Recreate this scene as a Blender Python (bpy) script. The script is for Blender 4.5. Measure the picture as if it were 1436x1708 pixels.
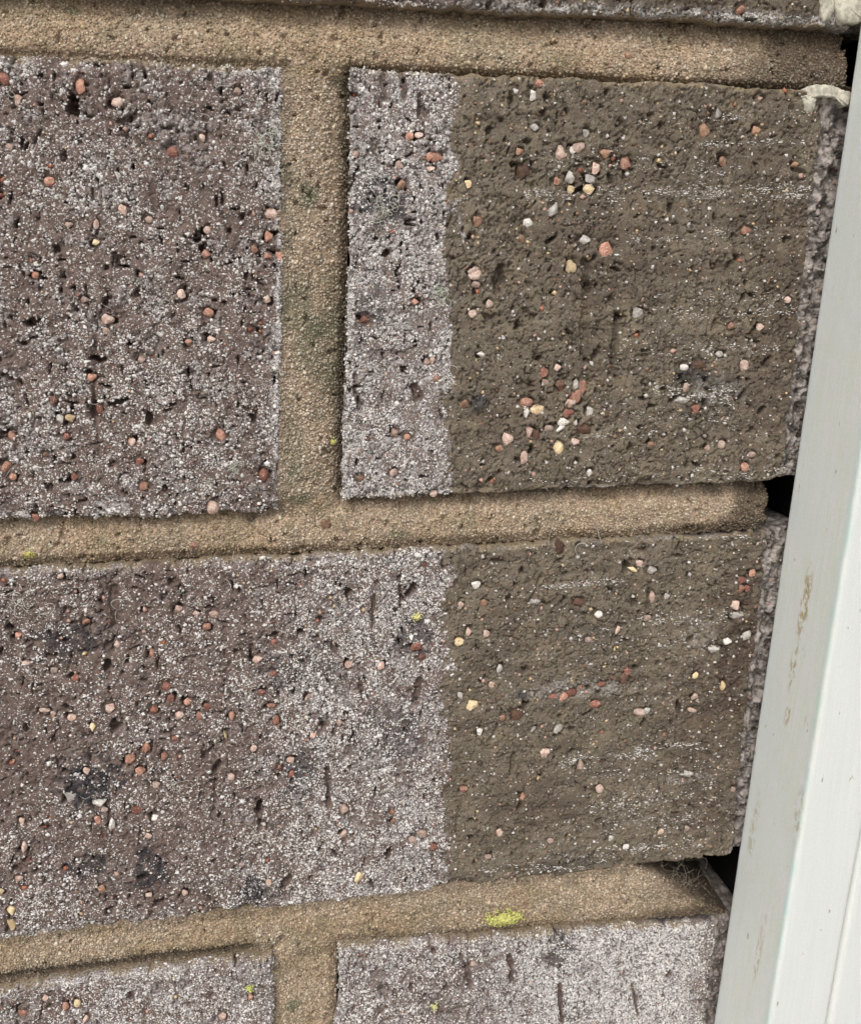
import bpy, math, random
import numpy as np
from mathutils import Matrix, Vector

random.seed(7)
rng = np.random.default_rng(11)
scene = bpy.context.scene
for o in list(bpy.data.objects):
    bpy.data.objects.remove(o)
col = scene.collection
MM = 0.001                                   # everything below is laid out in millimetres

# ------------------------------------------------------------------ camera
F_PX, CX, CY = 1700.0, 718.0, 854.0          # focal length and centre of the 1436 x 1708 photograph
ROT = np.array([[0.98229927, 0.18494052, 0.02975144],
                [-0.18629012, 0.94788830, 0.25846423],
                [0.01959946, -0.25943162, 0.96556258]])   # columns: right, forward, up
CAM = np.array([-33.947, -173.992, 47.620])
cam_data = bpy.data.cameras.new('camera')
cam_data.sensor_width = 36.0
cam_data.sensor_fit = 'VERTICAL'
cam_data.sensor_height = 36.0
cam_data.lens = F_PX / 1708.0 * 36.0
cam_data.clip_start = 0.005
cam_data.clip_end = 200.0
cam = bpy.data.objects.new('camera', cam_data)
col.objects.link(cam)
r_, f_, u_ = ROT[:, 0], ROT[:, 1], ROT[:, 2]
cam.matrix_world = Matrix(((r_[0], u_[0], -f_[0], CAM[0] * MM),
                           (r_[1], u_[1], -f_[1], CAM[1] * MM),
                           (r_[2], u_[2], -f_[2], CAM[2] * MM),
                           (0, 0, 0, 1)))
cam_data.dof.use_dof = True
cam_data.dof.focus_distance = 0.186
cam_data.dof.aperture_fstop = 64.0
scene.camera = cam

# ------------------------------------------------------------------ sky, sun, exposure
SUN_DIR = Vector((-0.34, -0.62, 0.71)).normalized()
world = bpy.data.worlds.new('World')
scene.world = world
world.use_nodes = True
wn = world.node_tree
sky = wn.nodes.new('ShaderNodeTexSky')
sky.sky_type = 'NISHITA'
sky.sun_disc = False
sky.sun_elevation = math.asin(SUN_DIR.z)
sky.sun_rotation = math.atan2(SUN_DIR.x, SUN_DIR.y)
sky.dust_density = 4.0
sky.air_density = 1.0
sky.ozone_density = 0.6
hs = wn.nodes.new('ShaderNodeHueSaturation')      # thin overcast: the whole sky is less blue
hs.inputs['Saturation'].default_value = 0.30
wn.links.new(sky.outputs[0], hs.inputs['Color'])
wn.links.new(hs.outputs[0], wn.nodes['Background'].inputs[0])
wn.nodes['Background'].inputs[1].default_value = 0.15
sun_data = bpy.data.lights.new('sun', 'SUN')
sun_data.energy = 0.95
sun_data.angle = math.radians(16)
sun_data.color = (1.0, 0.965, 0.91)
sun = bpy.data.objects.new('sun', sun_data)
col.objects.link(sun)
sun.rotation_euler = SUN_DIR.to_track_quat('Z', 'Y').to_euler()
sun.location = (-0.4, -1.0, 1.2)
scene.render.engine = 'CYCLES'
scene.cycles.max_bounces = 3
scene.cycles.diffuse_bounces = 2
scene.cycles.glossy_bounces = 1
scene.cycles.use_adaptive_sampling = True
scene.cycles.adaptive_threshold = 0.03
vs = scene.view_settings
vs.view_transform = 'Standard'
vs.look = 'None'
vs.exposure = -0.06
vs.gamma = 1.0
vs.use_curve_mapping = False

# ------------------------------------------------------------------ small helpers
def W(px, py):
    """point of the wall face (x, z in mm) that stands at a place measured on the photograph"""
    px = np.asarray(px, float); py = np.asarray(py, float)
    d = np.stack([(px - CX) / F_PX, np.ones_like(px), -(py - CY) / F_PX], -1) @ ROT.T
    t = -CAM[1] / d[..., 1]
    return CAM[0] + t * d[..., 0], CAM[2] + t * d[..., 2]

def smooth(a, b, x):
    t = np.clip((x - a) / (b - a), 0, 1)
    return t * t * (3 - 2 * t)

_T = np.random.default_rng(3).random((8, 256, 256))

def vn(x, z, s=0):
    """value noise 0..1"""
    x = np.asarray(x, float) + 1000.37 + 17.1 * s
    z = np.asarray(z, float) + 1000.61 + 31.7 * s
    xi = np.floor(x).astype(np.int64); zi = np.floor(z).astype(np.int64)
    fx = x - xi; fz = z - zi
    fx = fx * fx * (3 - 2 * fx); fz = fz * fz * (3 - 2 * fz)
    t = _T[s % 8]
    a = t[xi & 255, zi & 255]; b = t[(xi + 1) & 255, zi & 255]
    c = t[xi & 255, (zi + 1) & 255]; d = t[(xi + 1) & 255, (zi + 1) & 255]
    return (a * (1 - fx) + b * fx) * (1 - fz) + (c * (1 - fx) + d * fx) * fz

def fbm(x, z, o=3, s=0):
    r = 0; a = 1; n = 0
    for k in range(o):
        r = r + a * vn(x * 2 ** k, z * 2 ** k, s + k); n += a; a *= 0.55
    return r / n

def worley(x, z, s=0):
    x = np.asarray(x, float) + 500.0; z = np.asarray(z, float) + 500.0
    xi = np.floor(x).astype(np.int64); zi = np.floor(z).astype(np.int64)
    f1 = np.full(x.shape, 9.0); f2 = np.full(x.shape, 9.0); cid = np.zeros(x.shape); ox = np.zeros(x.shape); oz = np.zeros(x.shape)
    for dx in (-1, 0, 1):
        for dz in (-1, 0, 1):
            cx = xi + dx; cz = zi + dz
            px = cx + _T[s % 8][cx & 255, cz & 255]; pz = cz + _T[(s + 1) % 8][cx & 255, cz & 255]
            d = np.sqrt((px - x) ** 2 + (pz - z) ** 2)
            n = d < f1
            f2 = np.where(n, f1, np.minimum(f2, d)); f1 = np.where(n, d, f1)
            cid = np.where(n, _T[(s + 2) % 8][cx & 255, cz & 255], cid)
            ox = np.where(n, x - px, ox); oz = np.where(n, z - pz, oz)
    t1 = (cid * 37.7) % 1 - .5; t2 = (cid * 91.3) % 1 - .5
    return f1, f2, cid, 2 * (t1 * ox + t2 * oz)

def mesh_from(name, v, faces, smooth_shade=True, attrs=None):
    """v: n x 3 in mm, faces: m x k"""
    me = bpy.data.meshes.new(name)
    v = np.asarray(v, np.float32) * MM
    faces = np.asarray(faces, np.int32)
    m, k = faces.shape
    me.vertices.add(len(v)); me.vertices.foreach_set('co', v.ravel())
    me.loops.add(m * k); me.loops.foreach_set('vertex_index', faces.ravel())
    me.polygons.add(m); me.polygons.foreach_set('loop_start', np.arange(0, m * k, k, dtype=np.int32))
    me.polygons.foreach_set('use_smooth', np.full(m, smooth_shade, dtype=bool))
    me.update(calc_edges=True)
    for an, av in (attrs or {}).items():
        av = np.asarray(av, np.float32)
        if av.ndim == 1:
            a = me.attributes.new(an, 'FLOAT', 'POINT'); a.data.foreach_set('value', av)
        else:
            a = me.attributes.new(an, 'FLOAT_COLOR', 'POINT')
            a.data.foreach_set('color', np.concatenate([av, np.ones((len(av), 1), np.float32)], 1).ravel())
    me.validate()
    return me

def obj(name, me, mat, parent=None, kind=None, label=None, cat=None, group=None):
    o = bpy.data.objects.new(name, me)
    col.objects.link(o)
    if mat is not None and me is not None:
        if not me.materials:
            me.materials.append(mat)
        elif me.materials[0] is not mat:
            o.material_slots[0].link = 'OBJECT'; o.material_slots[0].material = mat
    if parent is not None:
        o.parent = parent
        o.matrix_parent_inverse = Matrix.Translation(-parent.location)
    if kind: o['kind'] = kind
    if label: o['label'] = label
    if cat: o['category'] = cat
    if group: o['group'] = group
    return o

def empty(name, loc, label, cat, group=None):
    o = bpy.data.objects.new(name, None)
    o.empty_display_size = 0.01
    col.objects.link(o)
    o.location = loc
    o['label'] = label; o['category'] = cat; o['kind'] = 'thing'
    if group: o['group'] = group
    return o

def grid_faces(nx, nz):
    i = np.arange(nx * nz).reshape(nz, nx)
    return np.stack([i[:-1, :-1].ravel(), i[:-1, 1:].ravel(), i[1:, 1:].ravel(), i[1:, :-1].ravel()], 1)

_ph = (1 + 5 ** .5) / 2
ICO_V = np.array([(-1, _ph, 0), (1, _ph, 0), (-1, -_ph, 0), (1, -_ph, 0), (0, -1, _ph), (0, 1, _ph),
                  (0, -1, -_ph), (0, 1, -_ph), (_ph, 0, -1), (_ph, 0, 1), (-_ph, 0, -1), (-_ph, 0, 1)], float)
ICO_V /= np.linalg.norm(ICO_V[0])
ICO_F = np.array([(0, 11, 5), (0, 5, 1), (0, 1, 7), (0, 7, 10), (0, 10, 11), (1, 5, 9), (5, 11, 4), (11, 10, 2),
                  (10, 7, 6), (7, 1, 8), (3, 9, 4), (3, 4, 2), (3, 2, 6), (3, 6, 8), (3, 8, 9), (4, 9, 5),
                  (2, 4, 11), (6, 2, 10), (8, 6, 7), (9, 8, 1)])

OCT_V = np.array([(1, 0, 0), (-1, 0, 0), (0, 1, 0), (0, -1, 0), (0, 0, 1), (0, 0, -1)], float)
OCT_F = np.array([(0, 2, 4), (2, 1, 4), (1, 3, 4), (3, 0, 4), (2, 0, 5), (1, 2, 5), (3, 1, 5), (0, 3, 5)])

def rand_rot(n):
    q = rng.normal(size=(n, 4)); q /= np.linalg.norm(q, axis=1)[:, None]
    w, x, y, z = q.T
    return np.stack([np.stack([1 - 2 * (y * y + z * z), 2 * (x * y - z * w), 2 * (x * z + y * w)], -1),
                     np.stack([2 * (x * y + z * w), 1 - 2 * (x * x + z * z), 2 * (y * z - x * w)], -1),
                     np.stack([2 * (x * z - y * w), 2 * (y * z + x * w), 1 - 2 * (x * x + y * y)], -1)], 1)

def stones(name, P, r, colr, flat=False, BV=ICO_V, BF=ICO_F):
    """one mesh of many small angular grains: P n x 3, r n (mm), colr n x 3"""
    n = len(P)
    nv = len(BV)
    V = np.repeat(BV[None], n, 0) * (1 + 0.25 * rng.normal(size=(n, nv, 1)).clip(-1.6, 1.6))
    V = V * (0.72 + 0.56 * rng.random((n, 1, 3)))
    V = np.einsum('nij,nkj->nki', rand_rot(n), V) * r[:, None, None] + P[:, None, :]
    Fc = (BF[None] + nv * np.arange(n)[:, None, None]).reshape(-1, 3)
    return mesh_from(name, V.reshape(-1, 3), Fc, not flat, {'tint': np.repeat(colr, nv, 0)})

def flecks(name, P, rx, rz, rh, colr):
    """one mesh of low five-sided crystals standing on the face"""
    n = len(P); k = 5
    a = np.arange(k) * 2 * math.pi / k + rng.random((n, 1)) * 6.28
    rad = 0.7 + 0.6 * rng.random((n, k))
    V = np.zeros((n, k + 1, 3))
    V[:, :k, 0] = np.cos(a) * rad * rx[:, None]; V[:, :k, 2] = np.sin(a) * rad * rz[:, None]
    V[:, :k, 1] = 0.06
    V[:, k, 1] = -rh; V[:, k, 0] = rng.normal(size=n) * rx * 0.3; V[:, k, 2] = rng.normal(size=n) * rz * 0.3
    V += P[:, None, :]
    Fc = np.array([(i, (i + 1) % k, k) for i in range(k)])
    Fc = (Fc[None] + (k + 1) * np.arange(n)[:, None, None]).reshape(-1, 3)
    return mesh_from(name, V.reshape(-1, 3), Fc, False, {'tint': np.repeat(colr, k + 1, 0)})

def tubes(paths, radii, sides=4):
    Vs, Fs = [], []; base = 0
    for pth, rad in zip(paths, radii):
        pth = np.asarray(pth, float); m = len(pth)
        t = np.gradient(pth, axis=0); t /= np.linalg.norm(t, axis=1)[:, None] + 1e-9
        up = np.array([0.13, 1.0, 0.07])
        s = np.cross(t, up); s /= np.linalg.norm(s, axis=1)[:, None] + 1e-9
        b = np.cross(t, s)
        rr = rad * (0.55 + 0.45 * np.sin(np.linspace(0.25, 2.9, m)))
        for k in range(sides):
            an = 2 * math.pi * k / sides
            Vs.append(pth + rr[:, None] * (math.cos(an) * s + math.sin(an) * b))
        for k in range(sides):
            k2 = (k + 1) % sides; i = np.arange(m - 1)
            Fs.append(base + np.stack([k * m + i, k * m + i + 1, k2 * m + i + 1, k2 * m + i], 1))
        base += sides * m
    return np.concatenate(Vs), np.concatenate(Fs)

def curl(x, z, h, length, wig, n=16, ang=None):
    """a thin wavy thread lying on the face"""
    a = random.random() * 6.28 if ang is None else ang
    ka = random.uniform(-1, 1) * wig; st = length / n; y = -h - 0.12
    out = []
    for i in range(n):
        out.append((x, y - 0.25 * abs(math.sin(i * 0.6 + x)), z))
        ka += random.gauss(0, wig * 0.35); ka *= 0.93
        a += ka
        x += math.cos(a) * st; z += math.sin(a) * st
    return out

# ------------------------------------------------------------------ materials (all procedural, in mm space)
def new_mat(name):
    m = bpy.data.materials.new(name); m.use_nodes = True
    nt = m.node_tree; b = nt.nodes['Principled BSDF']
    b.inputs['Specular IOR Level'].default_value = 0.25
    b.inputs['Roughness'].default_value = 0.85
    return m, nt, b

def pos_mm(nt):
    g = nt.nodes.new('ShaderNodeNewGeometry'); v = nt.nodes.new('ShaderNodeVectorMath')
    v.operation = 'SCALE'; v.inputs['Scale'].default_value = 1000.0
    nt.links.new(g.outputs['Position'], v.inputs[0])
    return v.outputs[0]

def noise(nt, vec, scale, detail=3.0, rough=0.6, mul=None):
    if mul:
        mp = nt.nodes.new('ShaderNodeVectorMath'); mp.operation = 'MULTIPLY'; mp.inputs[1].default_value = mul
        nt.links.new(vec, mp.inputs[0]); vec = mp.outputs[0]
    n = nt.nodes.new('ShaderNodeTexNoise')
    n.inputs['Scale'].default_value = scale; n.inputs['Detail'].default_value = detail
    n.inputs['Roughness'].default_value = rough
    nt.links.new(vec, n.inputs['Vector'])
    return n.outputs['Fac']

def ramp(nt, fac, lo, hi, a=0.0, b=1.0):
    r = nt.nodes.new('ShaderNodeMapRange'); r.interpolation_type = 'SMOOTHSTEP'
    r.inputs['From Min'].default_value = lo; r.inputs['From Max'].default_value = hi
    r.inputs['To Min'].default_value = a; r.inputs['To Max'].default_value = b
    nt.links.new(fac, r.inputs['Value'])
    return r.outputs[0]

def mix(nt, fac, a, b, mode='MIX'):
    m = nt.nodes.new('ShaderNodeMix'); m.data_type = 'RGBA'; m.blend_type = mode
    for s, v in ((m.inputs['Factor'], fac), (m.inputs['A'], a), (m.inputs['B'], b)):
        if isinstance(v, (int, float)): s.default_value = v
        elif isinstance(v, tuple): s.default_value = v + (1.0,)
        else: nt.links.new(v, s)
    return m.outputs['Result']

def math_n(nt, op, a, b):
    m = nt.nodes.new('ShaderNodeMath'); m.operation = op; m.use_clamp = True
    for s, v in ((m.inputs[0], a), (m.inputs[1], b)):
        if isinstance(v, (int, float)): s.default_value = v
        else: nt.links.new(v, s)
    return m.outputs[0]

def attr(nt, name, colour=False):
    a = nt.nodes.new('ShaderNodeAttribute'); a.attribute_name = name
    return a.outputs['Color'] if colour else a.outputs['Fac']

def bump(nt, bsdf, h, dist, strength=1.0):
    b = nt.nodes.new('ShaderNodeBump'); b.inputs['Distance'].default_value = dist * MM
    b.inputs['Strength'].default_value = strength
    nt.links.new(h, b.inputs['Height']); nt.links.new(b.outputs[0], bsdf.inputs['Normal'])

def srgb(r, g, b):
    """colour as it looks in the picture, brought to a reflectance"""
    return tuple(min(.86, 1.32 * ((c / 255 + 0.055) / 1.055) ** 2.4) for c in (r, g, b))

# brick: fired clay, partly scrubbed clean, partly under a white salt bloom
M_BRICK, nt, bs = new_mat('brick_clay')
P = pos_mm(nt)
n_big = noise(nt, P, 0.09, 3); n_mid = noise(nt, P, 0.55, 3); n_fin = noise(nt, P, 2.4, 2); n_grn = noise(nt, P, 5.5, 1); n_tin = noise(nt, P, 9.0, 1)
dirty = mix(nt, ramp(nt, n_mid, .38, .62), srgb(92, 78, 72), srgb(112, 97, 90))
dirty = mix(nt, ramp(nt, n_fin, .52, .74, 0, .4), dirty, srgb(128, 113, 105))
scrub = mix(nt, ramp(nt, n_big, .36, .60), srgb(126, 115, 100), srgb(108, 98, 84))
scrub = mix(nt, ramp(nt, n_mid, .45, .68, 0, .7), scrub, srgb(90, 79, 68))
scrub = mix(nt, ramp(nt, n_fin, .5, .7, 0, .6), scrub, srgb(136, 127, 114))
scrub = mix(nt, ramp(nt, n_grn, .56, .66, 0, .65), scrub, srgb(58, 51, 45))
scrub = mix(nt, ramp(nt, n_grn, .42, .34, 0, .55), scrub, srgb(150, 142, 128))
scrub = mix(nt, ramp(nt, n_tin, .60, .70, 0, .75), scrub, srgb(176, 168, 156))
scrub = mix(nt, ramp(nt, noise(nt, P, 0.55, 3, .6, (.10, 1, .9)), .46, .66, 0, .55), scrub, srgb(82, 72, 61))
scrub = mix(nt, ramp(nt, noise(nt, P, 0.16, 3), .52, .66, 0, .5), scrub, srgb(136, 124, 104))
scrub = mix(nt, attr(nt, 'ruddy'), scrub, srgb(76, 62, 54))
scrub = mix(nt, 1.0, scrub, (.86, .855, .84), 'MULTIPLY')
base = mix(nt, attr(nt, 'clean'), dirty, scrub)
wn_ = nt.nodes.new('ShaderNodeTexNoise'); wn_.inputs['Scale'].default_value = 3.2; wn_.inputs['Detail'].default_value = 1; nt.links.new(P, wn_.inputs['Vector'])
wv = nt.nodes.new('ShaderNodeVectorMath'); wv.operation = 'MULTIPLY_ADD'; wv.inputs[1].default_value = (.7, .7, .7)
nt.links.new(wn_.outputs['Color'], wv.inputs[0]); nt.links.new(P, wv.inputs[2])
vo = nt.nodes.new('ShaderNodeTexVoronoi'); vo.inputs['Scale'].default_value = 3.6; nt.links.new(wv.outputs[0], vo.inputs['Vector'])
sep = nt.nodes.new('ShaderNodeSeparateColor'); nt.links.new(vo.outputs['Color'], sep.inputs[0])
dots = math_n(nt, 'MULTIPLY', ramp(nt, math_n(nt, 'SUBTRACT', vo.outputs['Distance'], math_n(nt, 'MULTIPLY', sep.outputs[1], .30)), .22, .08), math_n(nt, 'LESS_THAN', sep.outputs[0], math_n(nt, 'MULTIPLY', attr(nt, 'salt'), .55)))
base = mix(nt, math_n(nt, 'MULTIPLY', dots, .9), base, srgb(236, 229, 220))
bloom = math_n(nt, 'MULTIPLY', attr(nt, 'film'), ramp(nt, n_fin, .40, .58, 0, 1))
base = mix(nt, bloom, base, mix(nt, n_grn, srgb(168, 162, 160), srgb(240, 238, 236)))
base = mix(nt, math_n(nt, 'MULTIPLY', attr(nt, 'soot_shade'), ramp(nt, n_fin, .30, .55, .25, 1)), base, srgb(40, 42, 48))
base = mix(nt, attr(nt, 'bedded'), base, mix(nt, ramp(nt, n_fin, .35, .65), srgb(112, 97, 76), srgb(150, 136, 112)))
base = mix(nt, attr(nt, 'broken'), base, mix(nt, ramp(nt, n_mid, .35, .65), srgb(88, 81, 76), srgb(174, 166, 160)))
nt.links.new(base, bs.inputs['Base Color'])
bump(nt, bs, mix(nt, .4, mix(nt, .5, n_fin, n_grn), n_tin), 0.28, 1.0)
bs.inputs['Roughness'].default_value = 0.72

# lime mortar bed under the sand
M_MORTAR, nt, bs = new_mat('lime_mortar')
P = pos_mm(nt)
n1 = noise(nt, P, 0.07, 3); n2 = noise(nt, P, 2.2, 4); n3 = noise(nt, P, 0.5, 3)
c = mix(nt, ramp(nt, n1, .35, .65), srgb(127, 109, 90), srgb(131, 116, 101))
c = mix(nt, ramp(nt, n2, .42, .62), c, srgb(174, 153, 131))
c = mix(nt, ramp(nt, n3, .55, .75, 0, .5), c, srgb(84, 66, 44))
c = mix(nt, attr(nt, 'moss'), c, srgb(86, 92, 70))
c = mix(nt, attr(nt, 'grime_shade'), c, srgb(62, 54, 46))
nt.links.new(c, bs.inputs['Base Color'])
bump(nt, bs, n2, 0.22, 0.9)
bs.inputs['Roughness'].default_value = 0.95

# loose grains, crystals and small stones carry their own colour
def tint_mat(name, rough=0.7, spec=0.3, grain=2.0, amt=0.35):
    m, nt, bs = new_mat(name)
    P = pos_mm(nt); n = noise(nt, P, grain, 3)
    c = mix(nt, ramp(nt, n, .35, .65, 0, amt), attr(nt, 'tint', True), (0.05, 0.04, 0.035))
    nt.links.new(c, bs.inputs['Base Color'])
    bs.inputs['Roughness'].default_value = rough; bs.inputs['Specular IOR Level'].default_value = spec
    return m
M_SAND = tint_mat('sand_grain', 0.7, 0.35)
M_GRIT = tint_mat('grit_stone', 0.6, 0.4)
M_SALT = tint_mat('salt_crystal', 0.45, 0.5, 3.0, 0.12)
M_THREAD = tint_mat('dry_thread', 0.8, 0.2, 1.0, 0.2)
M_LICHEN = tint_mat('lichen', 0.9, 0.1, 2.0, 0.25)

def pebble_mat(name, c1, c2, c3):
    m, nt, bs = new_mat(name)
    P = pos_mm(nt); oi = nt.nodes.new('ShaderNodeObjectInfo')
    n1 = noise(nt, P, 1.5, 4); n2 = noise(nt, P, 4.0, 2)
    c = mix(nt, ramp(nt, n1, .38, .62), c1, c2)
    c = mix(nt, ramp(nt, n2, .56, .68, 0, .75), c, c3)
    hv = nt.nodes.new('ShaderNodeHueSaturation'); nt.links.new(c, hv.inputs['Color'])
    nt.links.new(ramp(nt, oi.outputs['Random'], 0, 1, .68, 1.22), hv.inputs['Value'])
    nt.links.new(hv.outputs[0], bs.inputs['Base Color'])
    bump(nt, bs, n2, 0.10, 0.6)
    bs.inputs['Roughness'].default_value = 0.65; bs.inputs['Specular IOR Level'].default_value = 0.35
    return m
PEB = {'o': pebble_mat('pebble_orange', srgb(146, 102, 84), srgb(170, 130, 112), srgb(202, 180, 167)),
       'r': pebble_mat('pebble_red', srgb(112, 74, 64), srgb(136, 92, 78), srgb(182, 148, 135)),
       'p': pebble_mat('pebble_pink', srgb(170, 142, 128), srgb(196, 176, 164), srgb(138, 102, 90)),
       'w': pebble_mat('pebble_white', srgb(184, 177, 169), srgb(212, 206, 199), srgb(140, 131, 124)),
       'c': pebble_mat('pebble_cream', srgb(196, 170, 132), srgb(214, 194, 160), srgb(150, 122, 92)),
       'b': pebble_mat('pebble_brown', srgb(128, 96, 76), srgb(150, 120, 100), srgb(176, 150, 130)),
       'g': pebble_mat('pebble_grey', srgb(132, 126, 120), srgb(164, 158, 150), srgb(100, 94, 88)),
       'k': pebble_mat('pebble_dark', srgb(84, 62, 52), srgb(104, 78, 64), srgb(120, 98, 86))}
PEB_RGB = {'o': srgb(172, 110, 84), 'r': srgb(124, 76, 62), 'p': srgb(190, 156, 142), 'w': srgb(202, 196, 190),
           'c': srgb(208, 184, 146), 'b': srgb(136, 106, 86), 'g': srgb(146, 140, 134), 'k': srgb(92, 70, 58)}

# painted timber
M_TRIM, nt, bs = new_mat('brushed_paint')
P = pos_mm(nt)
b1 = noise(nt, P, 1.0, 4, .65, (1.6, 1.6, 0.05)); b2 = noise(nt, P, 0.35, 4); b3 = noise(nt, P, 3.5, 2)
b4 = noise(nt, P, 0.05, 3)
side = mix(nt, ramp(nt, b1, .35, .65), srgb(203, 209, 198), srgb(215, 221, 211))
side = mix(nt, ramp(nt, b4, .42, .62, 0, .5), side, srgb(204, 214, 211))
side = mix(nt, ramp(nt, b3, .62, .74, 0, .3), side, srgb(170, 168, 154))
front = mix(nt, ramp(nt, b1, .35, .65), (.77, .795, .77), (.81, .83, .81))
front = mix(nt, ramp(nt, b3, .70, .76, 0, .35), front, srgb(186, 188, 184))
c = mix(nt, attr(nt, 'front'), side, front)
c = mix(nt, ramp(nt, noise(nt, P, 0.9, 2, .5, (1, 1, .35)), .735, .76, 0, .7), c, srgb(130, 125, 112))
c = mix(nt, ramp(nt, noise(nt, P, 2.2, 3, .7), .4, .65, 0, .22), c, srgb(182, 186, 174))
c = mix(nt, math_n(nt, 'MULTIPLY', attr(nt, 'teal'), ramp(nt, b2, .3, .6, .4, 1)), c, srgb(172, 198, 194))
c = mix(nt, math_n(nt, 'MULTIPLY', attr(nt, 'rust'), ramp(nt, noise(nt, P, 1.1, 4, .6, (1, 1, .5)), .44, .60)), c, srgb(160, 143, 104))
nt.links.new(c, bs.inputs['Base Color'])
bump(nt, bs, mix(nt, .5, b1, noise(nt, P, 1.8, 4)), 0.10, 0.45)
bs.inputs['Roughness'].default_value = 0.5
bs.inputs['Specular IOR Level'].default_value = 0.3

M_SMEAR, nt, bs = new_mat('pale_mortar')
P = pos_mm(nt); n1 = noise(nt, P, 0.8, 4)
nt.links.new(mix(nt, ramp(nt, n1, .35, .65), srgb(150, 146, 134), srgb(196, 190, 174)), bs.inputs['Base Color'])
bump(nt, bs, noise(nt, P, 1.6, 3, .6, (2, 1, .6)), 0.25, 0.8)

M_GAP_DARK, nt, bs = new_mat('gap_darkener')  # near-black for the added backing, paints the joint gaps as deep shade
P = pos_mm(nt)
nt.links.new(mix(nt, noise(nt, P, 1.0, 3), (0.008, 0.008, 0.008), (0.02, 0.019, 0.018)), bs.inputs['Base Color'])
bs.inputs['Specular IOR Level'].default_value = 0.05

M_GROUND, nt, bs = new_mat('concrete_ground')
P = pos_mm(nt)
nt.links.new(mix(nt, noise(nt, P, 0.01, 5), (0.26, 0.25, 0.23), (0.36, 0.34, 0.31)), bs.inputs['Base Color'])

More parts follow.
